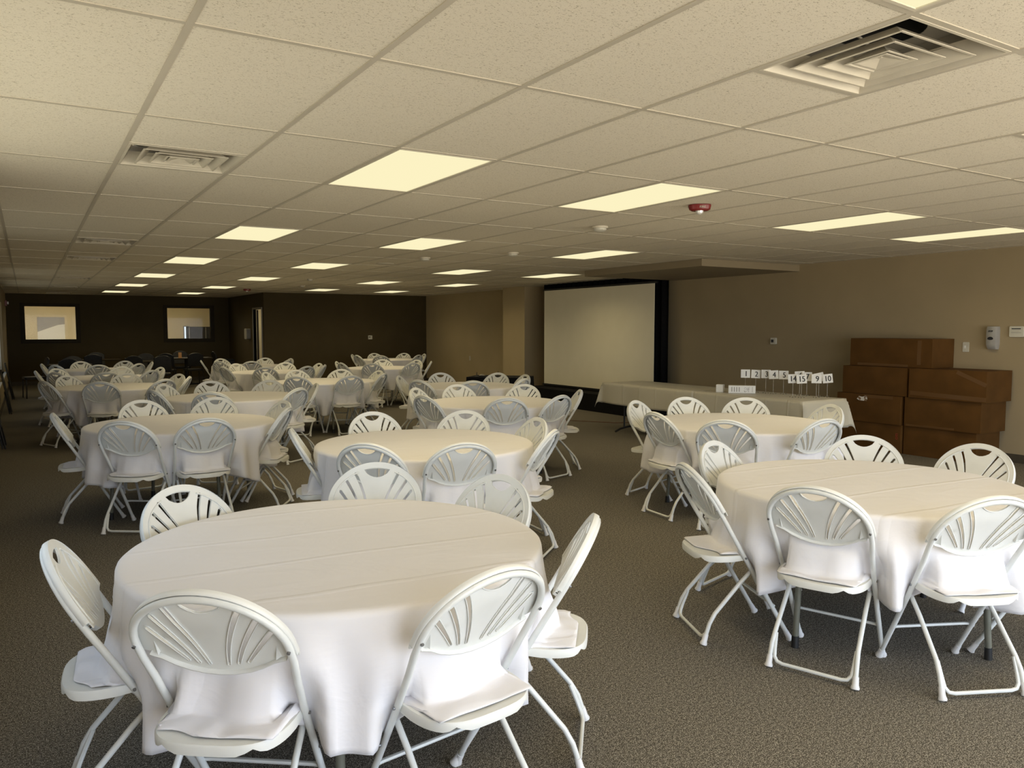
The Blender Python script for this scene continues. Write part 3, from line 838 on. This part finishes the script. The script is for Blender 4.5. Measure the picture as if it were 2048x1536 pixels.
    md = o.modifiers.new('solid', 'SOLIDIFY'); md.thickness = .0015; md.offset = 1
    o.location = (cx, cy, 0)
    return o

def seat_phrase(cx, cy, bearing):
    # bearing seen from the camera: 0 right, 90 away, -90 toward
    vb = math.degrees(math.atan2(cy, cx))
    rel = (bearing - vb + 90) % 360
    return rel
SECT = [(22.5, 'right side'), (67.5, 'far right side'), (112.5, 'far side'), (157.5, 'far left side'), (202.5, 'left side'), (247.5, 'near left side'), (292.5, 'near side'), (337.5, 'near right side'), (361, 'right side')]
first = True; firstt = True
used = set()
for ti, (tn, (cx, cy, chs)) in enumerate(TABLES.items()):
    t = TB0 if firstt else copy_tree(TB0)
    firstt = False
    t.location = (cx, cy, 0); t.rotation_euler = (0, 0, R(LEGROT.get(tn, 20 + 37 * ti)))
    t['label'] = 'round folding table under white cloth, ' + TNAME[tn]; t['category'] = 'table'; t['group'] = 'round banquet tables'
    c = cloth(cx, cy, chs, ti + 3)
    tag(c, 'white cloth draped over the ' + TNAME[tn], 'tablecloth', 'white round tablecloths')
    taken = {}
    for ch_ in chs:
        rr, b_ = ch_[:2]; xr = ch_[2] if len(ch_) > 2 else 0
        rel = seat_phrase(cx, cy, b_)
        w = [q for lim, q in SECT if rel < lim][0]
        if w in taken:
            w2 = {'far side': 'far side turned slightly', 'near side': 'near side turned slightly'}.get(w, w + ' again')
            alts = ['right side', 'far right side', 'far side', 'far left side', 'left side', 'near left side', 'near side', 'near right side']
            i0 = alts.index(w)
            other = taken[w]
            d_ = (rel - other + 180) % 360 - 180
            for step in ((1, -1) if d_ > 0 else (-1, 1)):
                q = alts[(i0 + step) % 8]
                if q not in taken: w2 = q; break
            w = w2
        taken[w] = rel
        o = CH0 if first else copy_tree(CH0)
        first = False
        a = R(b_); ro = rr - .26
        o.location = (cx + ro * math.cos(a), cy + ro * math.sin(a), 0)
        ax_ = a + R(xr); px_, py_ = cx + rr * math.cos(a), cy + rr * math.sin(a)
        o.location = (px_ - .26 * math.cos(ax_), py_ - .26 * math.sin(ax_), 0)
        o.rotation_euler = (0, 0, ax_ - PI / 2)
        if tn in ('T1', 'T2', 'T3', 'T4', 'T5'): pass
        lab = 'white folding chair at the %s, %s' % (TNAME[tn], w)
        assert lab not in used, lab
        used.add(lab)
        o['label'] = lab; o['category'] = 'chair'; o['group'] = 'white fan-back folding chairs'

# ------------------------------------------------------------------ projection screen, curtain, stage
t = empty('projection_screen', 'large wide projection screen hung in front of black curtain', 'projection screen', (9.5, 12.35, 0))
mb = MB(); mb.box(-.006, .0, -1.745, 1.745, .385, 2.365); mb.build('screen_surface', M['screen'], t)
mb = MB()
for (y0, y1, z0, z1) in ((-1.80, 1.80, 2.365, 2.40), (-1.80, 1.80, .345, .385)):
    mb.box(-.01, .03, y0, y1, z0, z1)
mb.build('screen_border', M['black_metal'], t)
mb = MB(); n_ = 160
v = []
for i in range(n_ + 1):
    y = 10.38 + (14.25 - 10.38) * i / n_; x = 9.62 + .035 * math.sin(i * .85)
    v.append([mb.bm.verts.new((x, y, z)) for z in (.02, CEIL - .005)])
for i in range(n_): mb.face([v[i][0], v[i + 1][0], v[i + 1][1], v[i][1]], True)
o = mb.build('curtain', M['black_cloth'], recalc=False, solid=.003); tag(o, 'floor-length black curtain behind the projection screen', 'curtain')
mb = MB(); mb.box(9.05, 9.55, 10.0, 14.2, .0, .33)
o = mb.build('stage_platform', M['black_cloth'], bevel=.005); tag(o, 'low black draped platform under the projection screen', 'platform')

# cord on the floor
mb = MB(); pts = [(6.9, 11.6), (7.3, 11.2), (7.76, 10.88), (8.0, 10.5), (8.26, 10.15), (8.7, 9.9), (9.3, 9.75)]
mb.tube([(x, y, .006) for x, y in pts], .005, 6); o = mb.build('cord', M['cord']); tag(o, 'thin reddish cord running across the carpet toward the platform', 'cord')

# ------------------------------------------------------------------ long buffet tables under plastic covers
def trestle(y0, y1, label):
    t = empty('folding_table', label, 'table', (7.85, (y0 + y1) / 2, 0), 0, 'rectangular folding tables')
    h = (y1 - y0) / 2
    mb = MB(); mb.box(-.38, .38, -h, h, .705, .735); mb.build('tabletop', M['laminate'], t, bevel=.006)
    for s in (-1, 1):
        y = s * (h - .25)
        mb = MB()
        for x in (-.17, .13): mb.tube([(x, y, .70), (x, y, .07)], .014, 10)
        mb.tube([(-.17, y, .42), (.13, y, .42)], .010, 8)
        mb.tube([(-.34, y, .014), (-.25, y, .05), (-.10, y, .075), (.08, y, .075), (.23, y, .05), (.32, y, .014)], .016, 8)
        mb.tube([(-.02, y, .42), (-.02, y - s * .55, .69)], .008, 6)
        mb.build('leg', M['black_metal'], t)
    mb = MB(); mb.box(-.36, .36, -h + .02, h - .02, .66, .705); mb.build('apron', M['black_metal'], t)
trestle(7.66, 9.47, 'rectangular black-legged folding table under plastic cover, end nearest the screen')
trestle(5.84, 7.65, 'rectangular folding table under plastic cover, end nearest the cardboard boxes')

def cover(y0, y1, z, drop, label, seed, x0=7.46, x1=8.24, ylo=True, yhi=True, tipped=.16):
    """rectangular thin cover with square falls and pointed corners"""
    rnd = random.Random(seed); mb = MB(); bm = mb.bm
    nx, ny = 10, 46
    D = drop; cols = []
    us = [-D * k / 10 for k in range(10, 0, -1)] + [0] + [(x1 - x0) * k / nx for k in range(1, nx)] + [x1 - x0] + [x1 - x0 + D * k / 10 for k in range(1, 11)]
    L_ = y1 - y0
    lo = [-D * k / 10 for k in range(10, 0, -1)] if ylo else []
    hi = [L_ + D * k / 10 for k in range(1, 11)] if yhi else []
    vs = lo + [L_ * k / ny for k in range(ny + 1)] + hi
    p1, p2 = rnd.uniform(0, 6), rnd.uniform(0, 6)
    for u in us:
        row = []
        for w in vs:
            ox = -u if u < 0 else (u - (x1 - x0) if u > x1 - x0 else 0)
            oy = -w if w < 0 else (w - L_ if w > L_ else 0)
            sx = -1 if u < 0 else 1; sy = -1 if w < 0 else 1
            bx = x0 if u < 0 else (x1 if u > x1 - x0 else x0 + u); by = y0 if w < 0 else (y1 if w > L_ else y0 + w)
            fl = math.hypot(ox, oy)
            if ox > 0 and oy > 0:      # corner: the fall becomes a fold leaning out along the diagonal
                ph_ = math.atan2(oy, ox); s2 = math.sin(2 * ph_)
                bx += sx * (.008 + .05 * ox + .17 * s2 * fl * .8); by += sy * (.008 + .05 * oy + .17 * s2 * fl * .8)
                zz = z - fl * (.99 - .13 * s2)
            elif ox > 0:
                bx += sx * (.008 + .05 * ox + .012 * math.sin(w * 9 + p1) * ox / D); zz = z - ox * (.99 + .03 * math.sin(w * 2.3 + p2))
            elif oy > 0:
                by += sy * (.008 + .05 * oy + .012 * math.sin(u * 11 + p2) * oy / D); zz = z - oy
            else: zz = z + .0012 * math.sin(u * 20 + p1) * math.sin(w * 6 + p2)
            row.append(bm.verts.new((bx, by, zz)))
        cols.append(row)
    for i in range(len(us) - 1):
        for j in range(len(vs) - 1):
            mb.face([cols[i][j], cols[i + 1][j], cols[i + 1][j + 1], cols[i][j + 1]], True)
    o = mb.build('table_cover', M['film'], recalc=False, solid=.0015); tag(o, label, 'table cover', 'white plastic table covers'); return o
cover(5.83, 7.75, .739, .34, 'thin white plastic cover on the long table end beside the boxes', 1, yhi=False)
cover(7.55, 9.48, .742, .31, 'thin white plastic cover on the long table end beside the screen', 2, ylo=False)

# table number cards
CARDS = [('1', 7.88, 7.05, .985, 0), ('2', 7.96, 6.95, .982, 2), ('3', 8.01, 6.83, .987, 0), ('4', 8.01, 6.71, .984, -3), ('5', 8.09, 6.62, .982, 0),
         ('6', 8.12, 6.40, .985, -4), ('14', 7.82, 6.26, .965, -3), ('15', 7.85, 6.16, .965, -5), ('7', 8.14, 6.31, .977, 0), ('8', 8.17, 6.16, .975, -14), ('9', 8.02, 6.08, .967, 0), ('10', 8.17, 6.04, .967, -7)]
CLAB = {'6': 'white card showing 6 on a wire stand, mostly hidden behind card 14', '8': 'white card showing 8, mostly hidden behind card 9'}
for (txt, x, y, z, tilt) in CARDS:
    lab = CLAB.get(txt, 'white card with black number %s on a wire stand' % txt)
    t = empty('table_number', lab, 'table number card', (x, y, .7415), math.atan2(y, x) - PI / 2, 'table number cards on the long table')
    z0 = z - .7415
    mb = MB(); w_, h_ = .057, .0535
    mt = Matrix.Translation((0, 0, z0)) @ Matrix.Rotation(R(tilt), 4, 'Y')
    mb.box(-w_, w_, 0, .001, -h_, h_, mt); cd = mb.build('card', M['paper'], t)
    mb = MB(); text_mesh(mb, txt, .066, mt @ Matrix.Translation((0.008, -.0004, 0)) @ Matrix.Rotation(R(90), 4, 'X'), .0006, .82, .028); mb.build('number', M['ink'], cd, recalc=False)
    mb = MB(); mb.tube([(0, .004, z0), (0, .004, .01)], .0013, 6)
    for k in range(3):
        a = 2 * PI * k / 3 + .5; mb.tube([(0, .004, .012), (.018 * math.cos(a), .004 + .018 * math.sin(a), .014), (.034 * math.cos(a), .004 + .034 * math.sin(a), .002)], .0014, 6)
    mb.tube([(-.008, .002, z0 - h_ - .01), (0, .002, z0 - h_ + .03), (.008, .002, z0 - h_ - .01)], .0012, 6)
    mb.build('wire_stand', M['wire'], t)
    mb = MB()
    for k in range(3):
        a = 2 * PI * k / 3 + .5; mb.lathe([(.001, 0), (.007, .0), (.007, .003), (.001, .005)], 10, (.036 * math.cos(a), .004 + .036 * math.sin(a), 0))
    mb.build('stand_feet', M['dark_plastic'], t)
t = empty('box', 'long white printed carton lying on the long table', 'box', (7.76, 7.0, .7415), R(-44))
mb = MB(); mb.box(-.165, .165, -.045, .045, 0, .098); mb.build('carton', M['paper'], t, bevel=.002)
mb = MB()
rnd = random.Random(4)
for k in range(16):
    cx_, cz_ = rnd.uniform(.02, .09), rnd.uniform(.02, .085); mt = Matrix.Translation((cx_, -.0455, cz_)) @ Matrix.Rotation(rnd.uniform(0, 3), 4, 'Y')
    mb.box(-.012, .012, -.0004, 0, -.0018, .0018, mt)
for k in range(4): mb.box(-.13 + k * .03, -.118 + k * .03, -.0459, -.0455, .02, .08)
mb.box(.125, .13, -.0459, -.0455, .015, .085); mb.build('print', M['grey_plastic'], t)
mb = MB(); mb.box(-.045, .045, -.045, .045, 0, .098)
o = mb.build('box', M['paper'], bevel=.002); o.location = (7.66, 7.27, .7415); o.rotation_euler = (0, 0, R(30)); tag(o, 'small white square carton left of the long printed carton', 'box')

# ------------------------------------------------------------------ cardboard boxes
def carton(y0, y1, z0, z1, label, dx=0, tapes=(), extra=None, x0=9.22, x1=9.77):
    cx_, cy_ = (x0 + x1) / 2 + dx, (y0 + y1) / 2
    t = empty('cardboard_box', label, 'cardboard box', (cx_, cy_, z0), 0, 'cardboard boxes stacked against the wall')
    w, h, z = (x1 - x0) / 2 - abs(dx) * .3, (y1 - y0) / 2, z1 - z0
    w = min(w, 9.79 - cx_)
    mb = MB(); bm = mb.bm
    rnd = random.Random(label)
    ny, nz = 14, 6
    def bulge(u, v): return .010 * math.sin(PI * u) * math.sin(PI * v) + .003 * math.sin(7 * u + 3 * v)
    fr = [[bm.verts.new((-w - bulge(i / ny, j / nz), -h + 2 * h * i / ny, .002 + (z - .004) * j / nz)) for j in range(nz + 1)] for i in range(ny + 1)]
    bk = [[bm.verts.new((w, -h + 2 * h * i / ny, .002 + (z - .004) * j / nz)) for j in range(nz + 1)] for i in range(ny + 1)]
    for i in range(ny):
        for j in range(nz):
            mb.face([fr[i][j], fr[i][j + 1], fr[i + 1][j + 1], fr[i + 1][j]]); mb.face([bk[i][j], bk[i + 1][j], bk[i + 1][j + 1], bk[i][j + 1]])
        mb.face([fr[i][nz], bk[i][nz], bk[i + 1][nz], fr[i + 1][nz]]); mb.face([fr[i][0], fr[i + 1][0], bk[i + 1][0], bk[i][0]])
    for j in range(nz):
        mb.face([fr[0][j], bk[0][j], bk[0][j + 1], fr[0][j + 1]]); mb.face([fr[ny][j], fr[ny][j + 1], bk[ny][j + 1], bk[ny][j]])
    mb.build('carton', M['cardboard'], t, recalc=True)
    if tapes:
        mb = MB()
        for (ya, za, yb, zb, ww) in tapes:
            dy, dz = yb - ya, zb - za; q = math.hypot(dy, dz); ny_, nz_ = -dz / q * ww / 2, dy / q * ww / 2
            K = 14; A = []
            for k in range(K + 1):
                yy, zz = ya + dy * k / K, za + dz * k / K
                A.append([mb.bm.verts.new((-w - .0015 - bulge(max(0, min(1, (yy + sg * ny_) / (2 * h))), max(0, min(1, (zz + sg * nz_) / z))), -h + yy + sg * ny_, zz + sg * nz_)) for sg in (1, -1)])
            for k in range(K): mb.face([A[k][0], A[k + 1][0], A[k + 1][1], A[k][1]])
        mb.build('tape', M['tape'], t, solid=.001)
    if extra: extra(t, w, h, z)
    return t
def torn_label(t, w, h, z):
    mb = MB(); P = [(-.04, .02), (.0, .012), (.05, .03), (.06, -.01), (.05, -.04), (-.03, -.035), (-.06, -.02)]
    v = [mb.bm.verts.new((-w - .0155, .07 - y * 1.25, z - .05 + zz)) for y, zz in P]; mb.face(v); mb.build('label', M['label'], t, solid=.001)
def red_mark(t, w, h, z):
    mb = MB(); mt = Matrix.Translation((-w - .006, -h + .045, z * .60)) @ Matrix.Rotation(R(-90), 4, 'Z') @ Matrix.Rotation(R(90), 4, 'X') @ Matrix.Rotation(R(90), 4, 'Z')
    text_mesh(mb, 'OTI', .03, mt, .006, 1.1, .02); mb.build('red_lettering', M['red_ink'], t, recalc=False)
H_ = .36
carton(4.86, 5.74, 0, H_, 'cardboard box at bottom of the right-hand stack', 0.04, ())
carton(4.80, 5.72, H_, 2 * H_, 'cardboard box in the middle of the right-hand stack', 0.02, ((.3, H_ - .34, .9, H_ - .345, .025),))
carton(4.74, 5.66, 2 * H_, 3 * H_, 'taped cardboard box topping the right-hand stack', 0, ((.0, .20, .34, .34, .045), (.0, .035, .9, .06, .05)))
carton(5.76, 6.60, 0, H_, 'cardboard box at bottom of the left-hand stack with red lettering', 0.02, (), red_mark)
carton(5.76, 6.66, H_, 2 * H_, 'cardboard box with torn white label, second from floor', 0, ((.1, .335, .5, .333, .04),), torn_label)
carton(5.70, 6.60, 2 * H_, 3 * H_, 'cardboard box third from floor in the left-hand stack', 0.02, ())
carton(5.44, 6.55, 3 * H_, 4 * H_, 'cardboard box topping the taller left-hand stack', 0.06, ((.16, .04, .162, .34, .05), (.3, .02, 1.0, .025, .03)))

# ------------------------------------------------------------------ wall devices
# hand sanitiser dispenser
t = empty('soap_dispenser', 'grey wall-mounted hand sanitiser dispenser above the right-hand boxes', 'hand sanitiser dispenser', (9.8, 4.97, 1.32), R(90))
# local: x along wall, -y into the room is local +y after rotation -> build facing local +y
prof = []
def disp_section(z):
    k = z / .27
    w = .062 - .010 * (1 - min(1, k / .35)) ** 2 - .006 * max(0, (k - .85) / .15) ** 2
    d = .095 - .035 * (1 - min(1, k / .30)) ** 2 - .012 * max(0, (k - .8) / .2) ** 2
    return w, d
mb = MB(); prev = None
for k in range(15):
    z = .27 * k / 14; w, d = disp_section(z)
    ring = [mb.bm.verts.new(p) for p in ((-w, 0, z), (w, 0, z), (w, d * .6, z), (w * .86, d * .9, z), (w * .4, d, z), (-w * .4, d, z), (-w * .86, d * .9, z), (-w, d * .6, z))]
    if prev:
        for i in range(8): mb.face([prev[i], prev[(i + 1) % 8], ring[(i + 1) % 8], ring[i]], True)
    else: mb.face(ring[::-1])
    prev = ring
mb.face(prev); mb.build('housing', M['grey_plastic'], t)
mb = MB(); P = []
for k in range(20):
    a = 2 * PI * k / 20; P.append((.033 * math.cos(a), .024 * math.sin(a) * (1.0 if math.sin(a) > 0 else .6)))
mb.prism(P, 0, .002, Matrix.Translation((0, .097, .125)) @ Matrix.Rotation(R(90), 4, 'X')); mb.build('window', M['dark_plastic'], t)
mb = MB(); mb.prism([(-.028, -.009), (.022, -.009), (.028, .009), (-.022, .009)], 0, .002, Matrix.Translation((0, .097, .215)) @ Matrix.Rotation(R(180), 4, 'Z') @ Matrix.Rotation(R(90), 4, 'X') ); lp = mb.build('logo_plate', M['dark_plastic'], t)
mb = MB(); text_mesh(mb, 'PURELL', .009, Matrix.Translation((0, .0975, .215)) @ Matrix.Rotation(R(180), 4, 'Z') @ Matrix.Rotation(R(90), 4, 'X'), .0025, 1.1, .01); mb.build('lettering', M['grey_plastic'], lp, recalc=False)

def plate_dev(name, label, cat, loc, rz, w, h, d, m_, parts=()):
    t = empty(name, label, cat, loc, rz)
    mb = MB(); mt = Matrix.Rotation(R(90), 4, 'X'); mb.prism(rbox(w, h, min(w, h) * .12, 4), -d, 0, mt @ Matrix.Scale(1, 4)); mb.build('housing', m_, t, bevel=.002)
    for (nm, x, z, w2, h2, mm) in parts:
        mb = MB(); mb.box(x - w2 / 2, x + w2 / 2, d, d + .004, z - h2 / 2, z + h2 / 2); mb.build(nm, mm, t)
    return t
plate_dev('thermostat', 'wide white thermostat with rounded corners right of the dispenser', 'thermostat', (9.8, 4.72, 1.53), R(90), .155, .125, .025, M['white_trim'], (('display', 0, .034, .10, .010, M['dark_plastic']), ('button_row', 0, -.012, .11, .004, M['grey_plastic'])))
plate_dev('light_switch', 'white light switch plate on tan wall left of the dispenser', 'light switch', (9.8, 5.30, 1.34), R(90), .078, .12, .006, M['white_trim'], (('rocker', .01, 0, .02, .034, M['plastic']),))
plate_dev('thermostat', 'small square box on tan wall above the long table', 'thermostat', (9.8, 8.21, 1.373), R(90), .10, .10, .035, M['white_trim'], (('display', .01, .0, .045, .045, M['dark_plastic']),))
plate_dev('thermostat', 'small white thermostat on the brown back wall', 'thermostat', (8.29, 21.15, 1.31), R(180), .12, .11, .025, M['white_trim'], (('display', .02, .01, .05, .02, M['dark_plastic']),))
plate_dev('wall_outlet', 'pale outlet plate low on the tan alcove wall', 'wall outlet', (10.05, 18.46, .47 + .3), R(90), .075, .12, .006, M['white_trim'])
t = empty('soap_dispenser', 'pale dispenser on the brown wall left of the doorway', 'paper towel dispenser', (5.34, 22.75, 1.26), R(90))
mb = MB(); mb.prism(rbox(.27, .30, .05, 5), 0, .12, Matrix.Translation((0, 0, .15)) @ Matrix.Rotation(R(-90), 4, 'X')); mb.build('housing', M['grey_plastic'], t, bevel=.01)
t = empty('emergency_strobe', 'small white and red alarm strobe high on the left wall', 'fire alarm', (LEFT_X, 24.4, 2.22), 0)
mb = MB(); mb.box(0, .05, -.06, .06, -.07, .07); mb.build('housing', M['red'], t, bevel=.005)
mb = MB(); mb.box(.05, .09, -.03, .03, -.03, .04); mb.build('lens', M['lens'], t, bevel=.005)

# ------------------------------------------------------------------ black-covered small table by the column
t = empty('rectangular_table', 'small rectangular table under black cloth by the tan column', 'table', (6.86, 11.52, 0), R(-46))
mb = MB(); mb.box(-.5, .5, -.28, .28, .71, .74); mb.build('tabletop', M['laminate'], t)
for sx in (-1, 1):
    for sy in (-1, 1):
        mb = MB(); mb.tube([(sx * .44, sy * .22, .71), (sx * .44, sy * .22, 0)], .014, 8); mb.build('leg', M['black_metal'], t)
mb = MB(); P = [(-.53, -.31), (.53, -.31), (.53, .31), (-.53, .31)]
per = []
for i in range(4):
    a_, b_ = P[i], P[(i + 1) % 4]
    for k in range(20): per.append((a_[0] + (b_[0] - a_[0]) * k / 20, a_[1] + (b_[1] - a_[1]) * k / 20))
top = [mb.bm.verts.new((x * .97, y * .97, .748)) for x, y in per]
low = [mb.bm.verts.new((x * (1 + .02 * math.sin(i * 1.3)), y * (1 + .04 * math.sin(i * 1.3)), .08)) for i, (x, y) in enumerate(per)]
mb.face(top)
for i in range(80): mb.face([top[i], low[i], low[(i + 1) % 80], top[(i + 1) % 80]], False)
o = mb.build('tablecloth', M['black_cloth'], recalc=False, solid=.002); o.location = (6.86, 11.52, 0); o.rotation_euler = (0, 0, R(-46)); tag(o, 'black cloth covering the small table by the column', 'tablecloth')
def stick(x, y, h, lab):
    mb = MB(); mb.lathe([(.001, 0), (.035, 0), (.035, .006), (.008, .012), (.006, h * .5), (.012, h * .55), (.006, h * .6), (.006, h), (.001, h)], 12)
    o = mb.build('candlestick', M['black_metal']); o.location = (x, y, .7495); tag(o, lab, 'candlestick', 'thin stands on the black table')
stick(6.72, 11.36, .10, 'thin dark stand right of middle on the black-covered table')
stick(6.50, 11.70, .07, 'short dark stand left of middle on the black-covered table')
mb = MB(); mb.lathe([(.001, 0), (.05, 0), (.06, .02), (.02, .04), (.001, .045)], 14); o = mb.build('serving_dish', M['silver']); o.location = (6.56, 11.62, .7495); tag(o, 'small shiny dish on the black-covered table', 'dish')

# ------------------------------------------------------------------ dark tables and black chairs at the far end
def dark_table(x, y, w, d, label):
    t = empty('dining_table', label, 'table', (x, y, 0), 0, 'dark dining tables at the far end')
    mb = MB(); mb.box(-w / 2, w / 2, -d / 2, d / 2, .72, .75); mb.build('tabletop', M['frame_brown'], t, bevel=.004)
    mb = MB(); mb.tube([(0, 0, .72), (0, 0, .04)], .04, 12); mb.build('pedestal', M['black_metal'], t)
    mb = MB(); mb.box(-.3, .3, -.03, .03, 0, .04); mb.box(-.03, .03, -.3, .3, 0, .04); mb.build('base', M['black_metal'], t)
dark_table(.80, 20.45, .9, .75, 'dark dining table at far left behind the last white table')
dark_table(1.55, 23.4, 1.1, .75, 'dark dining table below the left far window')
dark_table(3.75, 23.4, 1.3, .75, 'dark dining table below the right far window holding a menu card')
dark_table(2.6, 21.6, .9, .75, 'dark dining table between the two far windows')
def build_black_chair():
    t = empty('stacking_chair', 'x', 'chair')
    mb = MB(); mb.prism(rbox(.42, .42, .06, 4), .42, .48); mb.build('seat', M['black_vinyl'], t, bevel=.015)
    mt = Matrix.Translation((0, .21, .50)) @ Matrix.Rotation(R(-10), 4, 'X')
    mb = MB()
    P = [(-.2, .05), (.2, .05)] + [(.2 * math.cos(a), .30 + .12 * math.sin(a)) for a in [PI * k / 10 for k in range(11)]]
    mb.prism(P, -.02, .02, mt @ Matrix.Rotation(R(90), 4, 'X')); mb.build('backrest', M['black_vinyl'], t, bevel=.012)
    for s in (-1, 1):
        mb = MB(); mb.tube([(s * .21, -.19, 0), (s * .20, -.18, .42)], .011, 8); mb.build('leg', M['black_metal'], t)
        mb = MB(); mb.tube([(s * .21, .30, 0), (s * .205, .20, .43), (s * .20, .24, .62), (s * .19, .285, .86)], .011, 8); mb.build('leg', M['black_metal'], t)
    return t
BC0 = build_black_chair()
BCH = [(.1, 20.75, -80, 'black padded chair left of the far-left dark table'), (.80, 19.75, 170, 'black padded chair backing onto the farthest left white table'),
 (.95, 21.1, 10, 'black padded chair behind the far-left dark table'), (1.4, 22.75, 180, 'black padded chair before the table under the left window'),
 (1.6, 24.1, 0, 'black padded chair against the wall under the left window'), (2.25, 21.0, 160, 'black padded chair beside the dark table between windows, left'),
 (2.75, 20.9, 185, 'black padded chair beside the dark table between windows, right'), (2.65, 22.3, 5, 'black padded chair behind the dark table between windows'),
 (3.15, 22.6, 165, 'black padded chair left of the menu card table'), (3.8, 22.65, 185, 'tall-looking black padded chair in front of the menu card'),
 (3.75, 24.1, 0, 'black padded chair behind the menu card table'), (4.75, 23.4, 95, 'black padded chair right of the menu card table')]
for i, (x, y, a, lab) in enumerate(BCH):
    o = BC0 if i == 0 else copy_tree(BC0)
    o.location = (x, y, 0); o.rotation_euler = (0, 0, R(a)); o['label'] = lab; o['group'] = 'black padded stacking chairs'
def folded(y, lab):
    t = empty('folded_chair', lab, 'chair', (LEFT_X, y, 0), R(-90), 'folded black chairs against the left wall')
    # local: +y into the room, leaning back to the wall at y=0
    mb = MB(); mb.tube([(-.21, .17, .0), (-.21, .035, .72), (-.15, .025, .80), (.15, .025, .80), (.21, .035, .72), (.21, .17, .0)], .011, 8); mb.build('frame', M['black_metal'], t)
    mb = MB(); mb.tube([(-.18, .14, .0), (-.18, .075, .40), (.18, .075, .40), (.18, .14, .0)], .010, 8); mb.build('rear_frame', M['black_metal'], t)
    mb = MB(); mt = Matrix.Translation((0, .10, .42)) @ Matrix.Rotation(R(10.5), 4, 'X'); mb.box(-.17, .17, -.012, .012, -.14, .2, mt); mb.build('seat', M['black_vinyl'], t, bevel=.008)
    mb = MB(); mt = Matrix.Translation((0, .045, .70)) @ Matrix.Rotation(R(10.5), 4, 'X'); mb.box(-.19, .19, -.01, .01, -.08, .07, mt); mb.build('backrest', M['black_vinyl'], t, bevel=.008)
folded(12.3, 'folded black chair leaning on the left wall, nearest of three')
folded(17.2, 'folded black chair leaning under the left window, middle of three')
folded(20.6, 'folded black chair leaning on the left wall, farthest of three')
mb = MB(); mb.box(-.04, .04, -.02, .02, 0, .15); mb.box(-.05, .05, -.03, .03, 0, .012)
o = mb.build('menu_card', M['menu']); o.location = (3.58, 23.3, .751); tag(o, 'small orange table tent card on the far dark table', 'menu card')
mb = MB(); mb.box(-.22, .22, -.2, .2, 0, .62); mb.box(-.23, .23, -.21, .21, .62, .66)
o = mb.build('storage_case', M['black_metal'], bevel=.01); o.location = (4.98, 24.3, 0); tag(o, 'low black case in the far corner beside the brown walls', 'case')

# ------------------------------------------------------------------ things seen through the far windows and the doorway
t = empty('ceiling_light', 'lit lamp panel in the office behind the left far window', 'ceiling light', (.9, 27.6, CEIL))
mb = MB(); mb.box(-.6, .6, -.6, .6, -.03, -.005); mb.build('diffuser', M['room_lamp'], t)
t = empty('ceiling_light', 'lit lamp panel in the office behind the right far window', 'ceiling light', (4.2, 27.4, CEIL))
mb = MB(); mb.box(-.6, .6, -.6, .6, -.03, -.005); mb.build('diffuser', M['room_lamp'], t)
t = empty('ceiling_light', 'small lit lamp in the hall behind the doorway', 'ceiling light', (6.4, 23.2, CEIL))
mb = MB(); mb.box(-.4, .4, -.5, .5, -.03, -.005); mb.build('diffuser', M['room_lamp'], t)
t = empty('reflection_board', 'pale sloping-edged poster painted on a board behind the left far window', 'reflection', (.69, 29.99, 0))  # board added to paint an outside window's reflection in the pane
mb = MB(); mb.box(-.39, .39, -.02, 0, .9, 1.93); mb.build('backing', M['grey_plastic'], t)
mb = MB(); mb.prism([(-.39, .9), (.39, .9), (.39, 1.70), (.2, 1.68), (-.39, 1.45)], .02, .024, Matrix.Rotation(R(90), 4, 'X')); mb.build('reflected_shape', M['plastic'], t)
t = empty('display_cabinet', 'black cabinet seen low through the right far window', 'cabinet', (5.37, 29.62, 0))
mb = MB(); mb.box(-.55, .55, -.3, .3, 0, 1.62); mb.build('body', M['duct'], t)
mb = MB(); mb.box(-.55, -.53, -.31, -.3, .1, 1.6); mb.box(.0, .01, -.31, -.3, .1, 1.6); mb.build('door_edge', M['grey_plastic'], t)
t = empty('narrow_window', 'bright narrow glazed slit beside the black cabinet', 'window', (4.84, 29.98, 0))
mb = MB(); mb.box(-.07, .07, -.02, 0, .9, 1.62); mb.build('glazing', M['strip_light'], t)
mb = MB(); mb.box(-.1, -.07, -.03, 0, .87, 1.65); mb.box(.07, .1, -.03, 0, .87, 1.65); mb.box(-.1, .1, -.03, 0, 1.62, 1.65); mb.build('frame', M['grey_plastic'], t)
